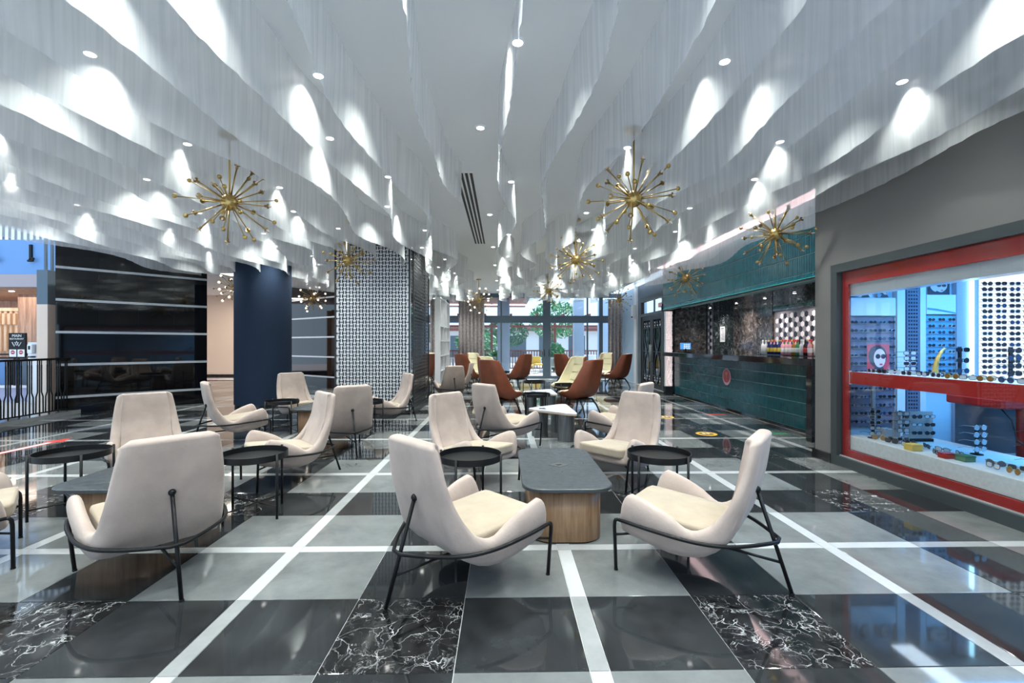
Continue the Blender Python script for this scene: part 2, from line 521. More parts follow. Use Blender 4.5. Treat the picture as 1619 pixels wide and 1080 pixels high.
floor = struct('floor', MB().box(-15, 5.2, -2.0, 22.5, -0.06, -0.004), M['grout'])
PITCH = 1.89; SX = 0.426; SY = 3.2735; T = 0.60; SW = 0.09
def slab_mesh(name, w, d, m):
    g = 0.0018; c = 0.0022
    mb = MB().prism([(-w / 2 + g, -d / 2 + g), (w / 2 - g, -d / 2 + g), (w / 2 - g, d / 2 - g), (-w / 2 + g, d / 2 - g)], -0.0045, -0.001)
    o = len(mb.v)
    mb.f.pop(); mb.m.pop(); mb.sm.pop()
    w2, d2 = w / 2 - g - c, d / 2 - g - c
    mb.v += [(-w2, -d2, 0), (w2, -d2, 0), (w2, d2, 0), (-w2, d2, 0)]
    mb.f += [(4, 5, 9, 8), (5, 6, 10, 9), (6, 7, 11, 10), (7, 4, 8, 11), (8, 9, 10, 11)]
    mb.m += [0] * 5; mb.sm += [False] * 5
    return mb, mb.mesh(name, m)
TM = {}
for k, w, d, m in (('g', T, T, 'tile_grey'), ('d', T, T, 'tile_dark'), ('m', T, T, 'tile_marble'), ('xw', T, SW, 'strip_white'), ('xg', T, SW, 'strip_grey'), ('yw', SW, T, 'strip_white'), ('yg', SW, T, 'strip_grey'), ('c', SW, SW, 'strip_white')):
    TM[k] = slab_mesh('floor_tile' if k in 'gdm' else 'border_strip', w, d, M[m])
cells = []
for i in range(-9, 4):
    for j in range(-1, 11):
        x0 = SX + PITCH * i + SW / 2; y0 = SY + PITCH * j + SW / 2
        cells.append((SX + PITCH * i, SY + PITCH * j, 'c'))
        for a in range(3):
            xa = x0 + T * (a + 0.5); ya = y0 + T * (a + 0.5)
            cells.append((xa, SY + PITCH * j, 'xg' if a == 1 else 'xw'))
            cells.append((SX + PITCH * i, ya, 'yg' if a == 1 else 'yw'))
            for b in range(3):
                yb = y0 + T * (b + 0.5)
                k = 'm' if a == 1 and b == 1 else ('d' if a == 1 or b == 1 else 'g')
                cells.append((xa, yb, k))
def on_floor(x, y):
    if x > 4.75 or y > 19.2 or y < 0.9: return False
    if x > 4.2 and y < 5.9: return False
    if x < -8.75 and y < 10.2: return False
    if x < -9.2 and y < 12.5: return False
    return True
cells = [c for c in cells if on_floor(c[0], c[1])]
tiles = sorted([c for c in cells if c[2] in 'gdm'], key=lambda c: (not in_view(c[0], c[1]), c[0] ** 2 + c[1] ** 2))
strips = sorted([c for c in cells if c[2] not in 'gdm'], key=lambda c: (not in_view(c[0], c[1]), c[0] ** 2 + c[1] ** 2))
for lst, nm in ((tiles[:298], 'floor_tile'), (strips[:298], 'border_strip')):
    for x, y, k in lst:
        link(nm, TM[k][1], floor, (x, y, 0))
for lst, nm, keys in ((tiles[298:], 'far_floor_tile', 'gdm'), (strips[298:], 'far_border_strip', ('xw', 'xg', 'yw', 'yg', 'c'))):
    mb = MB(); ms = [TM[k][1].materials[0] for k in keys]
    for x, y, k in lst:
        src = TM[k][0]
        mb.add([(p[0] + x, p[1] + y, p[2]) for p in src.v], src.f, list(keys).index(k))
    o = mb.build(nm, ms, floor); o['kind'] = 'stuff'
# stickers on the floor
def sticker(x, y, label):
    t = thing('floor_sticker', label, 'sticker', (x, y, 0.0))
    mb = MB().lathe([(0.155, 0.0004), (0.165, 0.0012), (0.165, 0.0016)], 32)
    mb.build('disc', M['stick_y'], t)
    m2 = MB().lathe([(0.115, 0.0017), (0.115, 0.0021)], 28)
    m2.build('print', M['stick_w'], t)
    for sx in (-0.035, 0.035):
        MB().lathe([(0.05, 0.0022), (0.05, 0.0026)], 16, (sx, 0.02, 0), 0, 0.5, 1.1).build('footprint', M['stick_k'], t)
M['stick_y'] = mat('yellow_sticker', (0.75, 0.45, 0.03), 0.4)
M['stick_w'] = mat('dark_sticker_print', (0.10, 0.07, 0.04), 0.4)
M['stick_k'] = mat('pale_sticker_print', (0.8, 0.7, 0.5), 0.4)
M['stick_r'] = mat('red_sticker', (0.55, 0.04, 0.03), 0.4)
M['stick_pw'] = mat('white_sticker', (0.8, 0.78, 0.75), 0.4)
M['stick_g'] = mat('green_sticker', (0.02, 0.25, 0.10), 0.4)
sticker(3.275, 7.39, 'round yellow floor sticker with footprints, nearer of the two before the bar')
sticker(3.216, 9.11, 'round yellow floor sticker with footprints, farther of the two before the bar')
for x, y, m, lab in ((4.40, 9.45, 'stick_r', 'red strip sticker on the floor before the bar front'), (4.42, 7.40, 'stick_g', 'green strip sticker on the floor near the end of the bar')):
    tag(MB().box(x - 0.18, x + 0.18, y - 0.06, y + 0.06, -0.0002, 0.0012).build('floor_sticker', M[m]), lab, 'sticker')
t = thing('floor_arrow', 'long red and white arrow sticker on the floor by the left railing', 'sticker', (-6.67, 6.4, 0))
MB().box(-0.07, 0.07, -1.2, 0.55, -0.0002, 0.0010).build('arrow_shaft', M['stick_r'], t)
MB().box(-0.035, 0.035, -1.15, 0.5, 0.0011, 0.0015).build('arrow_line', M['stick_pw'], t)
MB().prism([(-0.14, 0.55), (0.14, 0.55), (0.0, 0.85)], -0.0002, 0.0010).build('arrow_head', M['stick_r'], t)

# ------------------------------------------------------------------ ceiling and walls
struct('ceiling', MB().box(-9.0, 4.53, -2.0, 19.7, CEIL, CEIL + 0.12).box(-16, -9.0, 12.2, 22.5, CEIL, CEIL + 0.12), M['ceiling'])

# right: grey wall with the shop window, its pillar end, the bar behind it
struct('wall_right', MB().box(4.0, 4.22, -2.0, 5.55, 2.40, CEIL).box(4.0, 4.22, 5.55, 5.85, 0.11, CEIL), M['wall_grey'])
struct('baseboard_right', MB().box(3.975, 4.24, 5.55, 5.875, 0.0, 0.11), M['black_stone'])

# bar
bar_z = 2.43
struct('wall_bar_back', MB().box(5.95, 6.1, 5.9, 13.5, 0, bar_z), M['hex_grey'])
struct('wall_bar_end', MB().box(4.88, 6.1, 13.35, 13.5, 0, CEIL), M['black_stone'])
struct('ceiling_bar', MB().box(4.91, 6.1, 5.87, 13.35, bar_z, bar_z + 0.10), M['black_gloss'])

# far right wall with the double door
wx = 4.98
struct('wall_far_right', MB().box(wx, wx + 0.2, 13.5, 14.25, 0, CEIL).box(wx, wx + 0.2, 16.45, 17.0, 0, CEIL).box(wx, wx + 0.2, 14.25, 16.45, 2.95, CEIL), M['frame_blue'])
struct('wall_far_right_pale', MB().box(wx, wx + 0.2, 17.35, 19.6, 0, CEIL), M['wall_pale'])
struct('wall_far_right_pillar', MB().box(wx - 0.06, wx + 0.2, 17.0, 17.35, 0, CEIL), M['white'])

# back: glass front
def glass_front():
    gy = 19.5
    fr = MB()
    x0, x1 = -2.35, 4.98
    fr.box(x0, x1, gy - 0.05, gy + 0.05, 0.0, 0.12)
    fr.box(x0, x1, gy - 0.06, gy + 0.06, 2.36, 2.66)
    fr.box(x0, x1, gy - 0.05, gy + 0.05, 3.42, CEIL)
    for a, b in ((-2.40, -2.28), (1.66, 1.98), (4.05, 4.20), (4.86, 4.98)):
        fr.box(a, b, gy - 0.055, gy + 0.055, 0.0, CEIL)
    for a in (-0.10, 3.55):
        fr.box(a - 0.03, a + 0.03, gy - 0.045, gy + 0.045, 0.0, CEIL)
    w = struct('window_1', fr, M['frame_blue'])
    for a, b in ((-2.28, -0.13), (-0.07, 1.66), (1.98, 3.52), (3.58, 4.05), (4.20, 4.86)):
        MB().box(a, b, gy - 0.006, gy + 0.006, 0.12, 2.36).build('pane', M['glass_thin'], w)
        MB().box(a, b, gy - 0.006, gy + 0.006, 2.66, 3.42).build('transom_pane', M['glass_thin'], w)
    for s in (1.72, 1.92):
        MB().tube([(s, gy - 0.09, 0.95), (s, gy - 0.09, 1.25)], 0.012).build('door_pull', M['black_metal'], w)
glass_front()

# left of the glass front
struct('wall_far_left', MB().box(-2.6, -2.4, 13.0, 19.6, 0, CEIL), M['white'])
# black gloss walls with silver strips
def black_wall(n, a, b, th=0.15, zs=(0.35, 1.025, 1.70, 2.37, 3.04), n_panels=4):
    A = Vector((a[0], a[1], 0)); B = Vector((b[0], b[1], 0))
    d = (B - A); L = d.length; ang = math.atan2(d.y, d.x)
    mtx = Matrix.Translation(A) @ Matrix.Rotation(ang, 4, 'Z')
    w = struct('wall_' + n, MB().box(0, L, 0.0, th, 0, CEIL).xf(mtx), M['black_gloss'])
    prev = 0.0
    for z in list(zs) + [CEIL]:
        top = z - 0.025 if z < CEIL else CEIL
        for k in range(n_panels):
            MB().box(L * k / n_panels + 0.002, L * (k + 1) / n_panels - 0.002, -0.012, 0.0, prev + 0.002, top - 0.002).xf(mtx).build('gloss_panel', M['black_gloss'], w)
        if z < CEIL:
            MB().box(0, L, -0.018, 0.0, z - 0.025, z + 0.025).xf(mtx).build('silver_strip', M['silver_bar'], w)
        prev = z + 0.025
    return w
black_wall('left', (-9.19, 9.63), (-7.34, 11.55))
black_wall('back_left', (-7.80, 17.1), (-5.4, 15.3))

# corridor behind
struct('wall_back', MB().box(-16, -7.0, 20.4, 20.6, 0, CEIL), M['wall_beige'])
struct('baseboard_back', MB().box(-16, -7.0, 20.36, 20.4, 0, 0.14), M['black_stone'])
struct('wall_back_inner', MB().box(-5.4, -2.6, 15.3, 15.45, 0, CEIL), M['wall_beige'])
def corridor_door():
    d = struct('door_1', MB().box(-9.95, -9.78, 20.28, 20.4, 0, 3.3).box(-8.7, -8.55, 20.28, 20.4, 0, 3.3).box(-9.78, -8.7, 20.28, 20.4, 2.42, 2.52).box(-9.78, -8.7, 20.28, 20.4, 3.2, 3.3).box(-9.27, -9.21, 20.28, 20.4, 0, 2.42), M['frame_grey'])
    MB().box(-9.78, -9.27, 20.32, 20.34, 0, 2.42).build('pane', M['glass_thin'], d)
    MB().box(-9.21, -8.7, 20.32, 20.34, 0, 2.42).build('pane', M['glass_thin'], d)
    MB().box(-9.78, -8.7, 20.37, 20.395, 0, 3.2).build('wood_panel', M['rest_wood'], d)
M['rest_wood'] = wood_mat('warm_restaurant_wood', (0.30, 0.17, 0.11), (0.58, 0.38, 0.27), 0.5, 0.45)
corridor_door()
for k, (x, y) in enumerate(((-8.6, 18.9), (-10.6, 18.6), (-12.4, 17.5), (-8.2, 14.2))):  # fill lamps added to brighten the dark corridor walls
    t = thing('corridor_fill_lamp', ('square', 'round')[k == 3] + ' warm fill lamp added in the rear left corridor, ' + ('above the glazed door', 'left of the glazed door', 'farthest to the left', 'behind the navy column')[k], 'ceiling lamp', (x, y, CEIL))
    MB().box(-.3, .3, -.3, .3, -.03, 0).build('housing', M['white'], t)
    MB().box(-.27, .27, -.27, .27, -.034, -.03).build('diffuser', M['globe'], t)
    area_light('corridor_fill_light', (0, 0, -.05), (0, 0, 0), .5, .5, 55, (1.0, .84, .70), t)

# ------------------------------------------------------------------ sheer ceiling drapes
def drape(k, x0, ya, yb, drop, ph):
    step = 0.055; n = int((yb - ya) / step); rows = 7
    r = random.Random(100 + k)
    p1, p2, p3 = r.uniform(0, 6), r.uniform(0, 6), r.uniform(0, 6)
    mb = MB(); V = []
    for i in range(n + 1):
        y = ya + (yb - ya) * i / n
        amp = 0.075 + 0.115 * min(1, max(0, (y - 4) / 6))
        cyc = y / 4.6 + 0.0135 * max(0, y - 4.0) ** 2
        top = x0 + amp * math.sin(2 * PI * cyc + ph) + 0.012 * math.sin(2 * PI * y / 1.7 + p3)
        for j in range(rows):
            q = j / (rows - 1)
            fold = (0.005 * math.sin(2 * PI * y / 0.23 + p1 + 0.8 * math.sin(y * 1.7)) + 0.003 * math.sin(2 * PI * y / 0.14 + p2)) * (0.3 + 0.7 * q)
            swell = 0.02 * math.sin(2 * PI * y / 2.1 + p2) * q * q
            z = CEIL - (drop + 0.02 * math.sin(2 * PI * y / 2.9 + p1) + 0.002 * math.sin(2 * PI * y / 0.3 + p2)) * q
            V.append((top + fold + swell, y, z))
    fc = [(i * rows + j, (i + 1) * rows + j, (i + 1) * rows + j + 1, i * rows + j + 1) for i in range(n) for j in range(rows - 1)]
    mb.add(V, fc, 0, True)
    return mb
drape_x = [4.10, 3.72, 3.32, 2.80, 2.26, 1.86, 1.42, 0.96, 0.50, 0.03, -0.56, -1.08, -1.52, -2.0, -2.48, -2.96, -3.44, -3.92, -4.4, -4.88, -5.36, -5.84, -6.32, -6.8, -7.25]
for k, x in enumerate(drape_x):
    ya = 0.6; yb = 17.6
    if k == 0: ya, yb = 5.95, 13.0
    if k == 10: yb = 5.5
    if k == 1: ya, yb = 1.2, 13.2
    if x < -6: ya, yb = 1.0, 11.0
    elif x < -2.7: yb = 14.5
    lab = f'white sheer ceiling drape, {ORD[k]} counting leftward from the bar side'
    if k == 0: lab = 'white sheer ceiling drape closest to the turquoise bar fascia, first from the right'
    if k == len(drape_x) - 1: lab = 'outermost white sheer ceiling drape on the left above the railing'
    o = drape(k, x, ya, yb, 0.55 if k not in (9, 8, 10) else 0.50, 0.55 * k).build('ceiling_drape', M['sheer'])
    tag(o, lab, 'drape', 'sheer drapes hung in waves from the ceiling')

# ------------------------------------------------------------------ downlights
def downlight_proto():
    t = thing('downlight', 'small round recessed downlight in the white ceiling', 'downlight', (0, 0, CEIL), 0, 'recessed ceiling downlights')
    MB().lathe([(0.042, -0.012), (0.046, -0.012), (0.056, -0.005), (0.058, 0.0)], 20).build('trim_ring', M['white'], t)
    MB().lathe([(0.036, -0.014), (0.038, -0.009)], 16).build('lens', M['lamp_face'], t)
    return t
dl = downlight_proto()
pos = []
yy = 0.85
row = 0
while yy < 18.9:
    for c in range(8):
        x = -6.55 + 1.58 * c + (0.0 if row % 2 else 0.33)
        y = yy + 0.25 * math.sin(c * 2.1 + row)
        if x > 3.9: continue
        if x < -5.3 and y > 12: continue
        pos.append((x, y, f'recessed ceiling downlight, {ORD[c]} from the left in the {ORD[row]} row back from the viewer'))
    yy += 1.32; row += 1
sl = bpy.data.lights.new('downlight_beam', 'SPOT')
sl.energy = SPOT_W; sl.color = SPOT_COL; sl.spot_size = 112 * D2R; sl.spot_blend = 1.0; sl.shadow_soft_size = 0.035
for k, (x, y, lab) in enumerate(pos):
    t = dl if k == 0 else dup(dl, (x, y, CEIL))
    t['label'] = lab
    t.location = (x, y, CEIL)
    lo = bpy.data.objects.new('downlight_beam', sl); COL.objects.link(lo)
    lo.parent = t; lo.location = (0, 0, -0.03)

# ------------------------------------------------------------------ ceiling fittings
t = thing('linear_air_diffuser', 'long black slotted linear air diffuser in the white ceiling', 'vent', (-0.50, 7.82, CEIL))
MB().box(-0.13, 0.13, -2.05, 2.05, -0.006, 0).build('frame', M['ceiling'], t)
for k in range(4):
    x = -0.09 + 0.06 * k
    MB().box(x - 0.017, x + 0.017, -2.02, 2.02, -0.009, -0.005).build('slot', M['black_metal'], t)
t = thing('ceiling_speaker', 'round grey grille ceiling speaker beside the front chandelier canopy', 'speaker', (1.215, 5.08, CEIL))
MB().lathe([(0.09, -0.012), (0.105, -0.010), (0.115, 0)], 32).build('rim', M['white'], t)
MB().lathe([(0.088, -0.016), (0.09, -0.011)], 32).build('grille', mat('grey_speaker_grille', (0.33, 0.34, 0.36), 0.6), t)
t = thing('smoke_detector', 'round white smoke detector on the ceiling right of the front chandelier', 'smoke detector', (2.44, 4.64, CEIL))
MB().lathe([(0.03, -0.055), (0.045, -0.045), (0.047, -0.03)], 24).build('sensor_cap', M['black_metal'], t)
MB().lathe([(0.04, -0.062), (0.055, -0.052), (0.055, -0.045)], 24).build('cap', M['white'], t)
MB().lathe([(0.055, -0.03), (0.075, -0.015), (0.075, 0)], 24).build('base', M['white'], t)
t = thing('return_air_grille', 'grey rectangular return air grille in the ceiling above the second chandelier', 'vent', (1.55, 9.0, CEIL))
MB().box(-0.28, 0.28, -0.28, 0.28, -0.012, 0).build('frame', M['ceiling'], t)
for k in range(10):
    MB().box(-0.25, 0.25, -0.25 + 0.05 * k, -0.25 + 0.05 * k + 0.03, -0.02, -0.012).build('slat', M['wall_grey'], t)
# ------------------------------------------------------------------ columns
def column_blue():
    t = thing('round_column', 'thick round column wrapped in navy blue textured fabric', 'column', (-5.62, 10.9, 0))
    MB().lathe([(0.60, 0.08), (0.60, CEIL)], 64).build('fabric_wrap', M['blue_fabric'], t)
    MB().lathe([(0.585, 0.0), (0.585, 0.08)], 64).build('plinth', M['black_stone'], t)
column_blue()

def lattice_mb(width, height, cols_pitch=0.068, vp=0.15, mtx=None, dep=0.008):
    """wavy bars with link bars: bone-shaped openings in staggered columns"""
    n = max(2, round(width / cols_pitch)); cp = width / n
    mb = MB(); seg = 8; hw = 0.0072
    rowsn = round(height / vp); vp = height / rowsn
    def amp(z):
        c = math.cos(2 * PI * z / vp)
        return 0.0135 * (c * 1.25 - 0.25 * math.cos(6 * PI * z / vp))
    for i in range(1, n):
        s = 1 if i % 2 else -1
        V = []; fc = []
        m = rowsn * seg
        for k in range(m + 1):
            z = vp * k / seg
            x = i * cp + s * amp(z)
            V += [(x - hw, 0, z), (x + hw, 0, z), (x + hw, -dep, z), (x - hw, -dep, z)]
        for k in range(m):
            a = k * 4; b = a + 4
            fc += [(a + 3, a + 2, b + 2, b + 3), (a, a + 3, b + 3, b), (a + 2, a + 1, b + 1, b + 2)]
        mb.add(V, fc, 0, False)
    for i in range(n):
        # filleted webs close the bone shapes at their wide ends
        for k in range(rowsn + 1):
            z = vp * (k if i % 2 == 0 else k + 0.5)
            if z > height - .02 or z < .02: continue
            x0 = i * cp - .006; w = cp + .012
            prof = ((0, .024), (.2, .010), (.5, .005), (.8, .010), (1, .024))
            pts = [(x0 + w * q, h) for q, h in prof]
            V = [(x, -dep, z + h) for x, h in pts] + [(x, -dep, z - h) for x, h in pts]
            V += [(x, 0, q) for x, _, q in V]
            fc = [(5 + q, 6 + q, 1 + q, q) for q in range(4)] + [(q, q + 1, q + 11, q + 10) for q in range(4)] + [(q + 6, q + 5, q + 15, q + 16) for q in range(4)]
            mb.add(V, fc)
    fw = 0.03
    mb.box(-fw, 0, -0.03, 0.0, 0, height).box(width, width + fw, -0.03, 0.0, 0, height)
    mb.box(-fw, width + fw, -0.03, 0.0, height - 0.03, height).box(-fw, width + fw, -0.03, 0, 0, 0.09)
    if mtx: mb.xf(mtx)
    return mb

def column_lattice():
    x0, x1, y0, y1 = -3.46, -1.92, 9.53, 11.55
    t = thing('lattice_column', 'square column clad in black bone-pattern lattice over white panels', 'column', ((x0 + x1) / 2, (y0 + y1) / 2, 0))
    off = Matrix.Translation((-(x0 + x1) / 2, -(y0 + y1) / 2, 0))
    MB().box(x0, x1, y0, y1, 0, CEIL).xf(off).build('core', M['white_panel'], t)
    o = lattice_mb(x1 - x0 - 0.06, 3.5, mtx=off @ Matrix.Translation((x0 + 0.03, y0 - 0.002, 0.0))).build('front_lattice', M['lattice'], t)
    o['kind'] = 'stuff'
    MB().box(x1, x1 + 0.008, y0 + 0.02, y1, 0.09, CEIL).xf(off).build('side_mirror', M['mirror'], t)
    rot = Matrix.Translation((x1 + 0.04, y0 + 0.05, 0)) @ Matrix.Rotation(PI / 2, 4, 'Z')
    o = lattice_mb(1.9, 3.5, mtx=off @ rot, dep=.004).build('side_lattice', M['lattice'], t)
    o['kind'] = 'stuff'
    t2 = thing('mirror_pier', 'slim mirror-clad pier behind the lattice column', 'pier', (-2.14, 12.27, 0))
    MB().box(-0.2, 0.2, -0.68, 0.72, 0, CEIL).build('core', M['silver_bar'], t2)
    MB().box(0.2, 0.212, -0.66, 0.70, 0.05, CEIL).build('mirror_sheet', M['mirror'], t2)
column_lattice()

# white open bookcase by the glass front
def bookcase():
    t = thing('bookcase', 'tall white open shelf unit against the far left wall', 'bookcase', (-2.23, 16.4, 0))
    MB().box(-0.165, -0.14, -1.3, 1.3, 0, 3.0).build('back_panel', M['white'], t)
    for y in (-1.3, -0.43, 0.43, 1.27):
        MB().box(-0.14, 0.17, y, y + 0.03, 0, 3.0).build('upright', M['white'], t)
    for z in (0.03, 0.55, 1.05, 1.55, 2.05, 2.97):
        MB().box(-0.139, 0.165, -1.27, 1.27, z, z + 0.03).build('shelf', M['white'], t)
bookcase()

# ------------------------------------------------------------------ lounge chairs
def rounded_shell(name, cen, hw, curl, r, mats, parent, Rtop=.085, Rarm=.11, split=0.62, nu=20, nv=22, moff=0, ex=(1.4, 1.35)):
    """closed shell: a mid surface swept along the profile cen, fattened to 2r with a fully rounded rim"""
    def mid(u, v):
        cx, cz = catmull([c[0] for c in cen], u), catmull([c[1] for c in cen], u)
        w = catmull(hw, u)
        dx, dz, dy = (catmull([c[q] for c in curl], u) for q in range(3))
        a = abs(v); sg = 1 if v >= 0 else -1
        if a <= split:
            return Vector((cx, sg * w * a / split, cz))
        s = (a - split) / (1 - split)
        return Vector((cx + dx * s ** ex[0], sg * (w + dy * math.sin(s * PI / 2)), cz + dz * s ** ex[1]))
    def spaced(n, frac):
        k = 5
        e = [frac * (1 - math.cos(PI / 2 * i / k)) for i in range(k + 1)]
        m = [frac + (1 - 2 * frac) * i / n for i in range(1, n)]
        return e + m + [1 - q for q in e[::-1]]
    LU = sum((mid(i / 30, 0) - mid((i + 1) / 30, 0)).length for i in range(30))
    LV = sum((mid(.4, -1 + 2 * i / 30) - mid(.4, -1 + 2 * (i + 1) / 30)).length for i in range(30))
    us = spaced(nu, r / LU); vs = [2 * q - 1 for q in spaced(nv, r / LV)]
    def uv(u, v):
        # round the outline corners in the parameter plane
        dv = (1 - abs(v)) * LV / 2
        cut0 = Rtop - math.sqrt(max(0, Rtop ** 2 - max(0, Rtop - dv) ** 2))
        cut1 = Rarm - math.sqrt(max(0, Rarm ** 2 - max(0, Rarm - dv) ** 2))
        return cut0 / LU + u * (1 - cut0 / LU - cut1 / LU), v
    V1 = []; V2 = []; nvv = len(vs); e = 1e-3
    for u in us:
        for v in vs:
            a, b = uv(u, v)
            p = mid(a, b)
            tu = mid(min(1, a + e), b) - mid(max(0, a - e), b)
            tv = mid(a, min(1, b + e)) - mid(a, max(-1, b - e))
            n = tu.cross(tv).normalized()
            s = min(min(u, 1 - u) * LU, (1 - abs(v)) / 2 * LV, r)
            h = math.sqrt(max(0, r * r - (r - s) ** 2))
            V1.append(p + n * h); V2.append(p - n * h)
    nuu = len(us)
    mb = MB()
    f1 = [(i * nvv + j, i * nvv + j + 1, (i + 1) * nvv + j + 1, (i + 1) * nvv + j) for i in range(nuu - 1) for j in range(nvv - 1)]
    mb.add(V1, [q[::-1] for q in f1], moff, True)
    mb.add(V2, f1, 0, True)
    o = mb.build(name, mats, parent)
    bm = bmesh.new(); bm.from_mesh(o.data)
    bmesh.ops.remove_doubles(bm, verts=bm.verts, dist=2e-4)
    bmesh.ops.recalc_face_normals(bm, faces=bm.faces)
    bm.to_mesh(o.data); bm.free()
    return o

def pad(name, x0, x1, hw, z0, z1, m, parent, tilt=0.0, puff=0.012, n=10, hw2=None):
    bm = bmesh.new()
    bmesh.ops.create_cube(bm, size=2)
    bmesh.ops.bevel(bm, geom=list(bm.edges), offset=0.25, segments=2, affect='EDGES', profile=0.6)
    bmesh.ops.subdivide_edges(bm, edges=[e for e in bm.edges if e.calc_length() > 0.8], cuts=4, use_grid_fill=True)
    hw2 = hw2 or hw
    for v in bm.verts:
        x, y, z = v.co
        q = (1 - x * x) * (1 - y * y)
        fx = (x + 1) / 2
        v.co = Vector((x0 + (x1 - x0) * fx, y * (hw + (hw2 - hw) * fx), z0 + (z1 - z0) * (z + 1) / 2 + (puff * q if z > 0 else 0) + tilt * fx))
    for f in bm.faces: f.smooth = True
    me = bpy.data.meshes.new(name); bm.to_mesh(me); bm.free(); me.materials.append(m)
    return link(name, me, parent)

def make_lounge():
    t = thing('lounge_chair', 'x', 'armchair')
    cen = [(-.312, .908), (-.293, .78), (-.268, .64), (-.228, .50), (-.175, .36), (-.075, .255), (.08, .222), (.26, .25), (.43, .295)]
    hw = [.178, .20, .218, .235, .252, .272, .285, .29, .29]
    curl = [(.012, 0, .03), (.016, 0, .032), (.025, 0, .032), (.05, 0, .03), (.09, .025, .03), (.09, .10, .035), (.04, .205, .05), (.02, .245, .055), (0, .235, .05)]
    rounded_shell('shell', cen, hw, curl, .042, [M['velvet']], t)
    pad('seat_cushion', -.13, .455, .262, .265, .365, M['velvet_in'], t, tilt=0.045, hw2=.272)
    r = 0.0115
    half = [(.455, .33, .0), (.452, .365, .342), (.25, .392, .333), (.0, .382, .315), (-.17, .325, .305), (-.30, .19, .30), (-.408, .035, .297), (-.408, 0, .297)]
    top = arc_pts(half[1:-1], 0.10)
    rail = arc_pts([(.432, .3675, .3405)] + half[2:-1], 0.12)
    full = rail + [Vector((p[0], -p[1], p[2])) for p in rail[::-1]]
    MB().tube(full, r, 8).build('rail', M['black_metal'], t)
    for s in (1, -1):
        MB().tube([(.458, s * .33, 0), (.456, s * .358, .29), (.452, s * .362, .322), (.443, s * .3655, .3365), (.428, s * .368, .3405)], r, 8).lathe([(0.013, 0), (0.014, 0.004), (0.012, 0.012)], 10, (.458, s * .33, 0)).build('leg', M['black_metal'], t)
        MB().tube([(.456, s * .353, .235), (.34, s * .24, .235)], 0.008, 6).build('strut', M['black_metal'], t)
    top = Vector((-.298, 0, .572)); ft = Vector((-.478, 0, 0))
    lg = MB().tube([top, ft], r, 8).lathe([(0.013, 0), (0.014, 0.004), (0.012, 0.012)], 10, ft).build('leg', M['black_metal'], t)
    MB().ball((-.297, 0, .575), 0.021, 12).build('ball_cap', M['black_metal'], lg)
    MB().tube([top.lerp(ft, .70), (-.03, 0, .185)], 0.009, 6).build('strut', M['black_metal'], t)
    return t
L0 = make_lounge()
lounges = [
    ((-.284, 2.822), 42, 'cream velvet lounge chair in front, seen from behind just left of the centre wood table'),
    ((1.283, 2.916), 142, 'cream velvet lounge chair in front right, turned left toward the centre wood table'),
    ((-2.166, 2.933), 139, 'cream velvet lounge chair in front left, its back turned squarely to the viewer'),
    ((-3.71, 2.95), 43, 'cream velvet lounge chair cut off by the left edge of the photo'),
    ((-.40, 4.95), -40, 'cream velvet lounge chair facing forward behind the left tray table of the centre group'),
    ((1.31, 4.99), -139, 'cream velvet lounge chair facing forward on the right behind the centre wood table'),
    ((-3.76, 4.97), -46, 'cream velvet lounge chair facing forward behind the front left chair'),
    ((-2.245, 5.035), -139, 'cream velvet lounge chair facing left beside the left wood table, side view'),
    ((-4.02, 6.86), 40, 'cream velvet lounge chair in side view in front of the navy column'),
    ((-2.16, 6.36), 125, 'cream velvet lounge chair seen from behind in front of the lattice column'),
    ((-3.84, 8.70), -42, 'cream velvet lounge chair facing forward just right of the navy column'),
    ((-2.06, 8.52), -150, 'cream velvet lounge chair against the lattice column, facing left'),
    ((-.04, 6.50), 43, 'cream velvet lounge chair seen from behind left of the nearer triangular table'),
    ((1.75, 6.60), 142, 'cream velvet lounge chair facing left right of the nearer triangular table, mostly hidden'),
    ((-1.36, 12.0), 112, 'cream velvet lounge chair seen from behind beside the mirror pier'),
    ((-1.25, 13.6), 175, 'cream velvet lounge chair in front of the far bookcase, partly hidden'),
]
for k, ((x, y), h, lab) in enumerate(lounges):
    if k == 0:
        L0.location = (x, y, 0); L0.rotation_euler = (0, 0, h * D2R); L0['label'] = lab; L0['group'] = 'cream lounge chairs'
    else:
        dup(L0, (x, y, 0), h * D2R, lab)

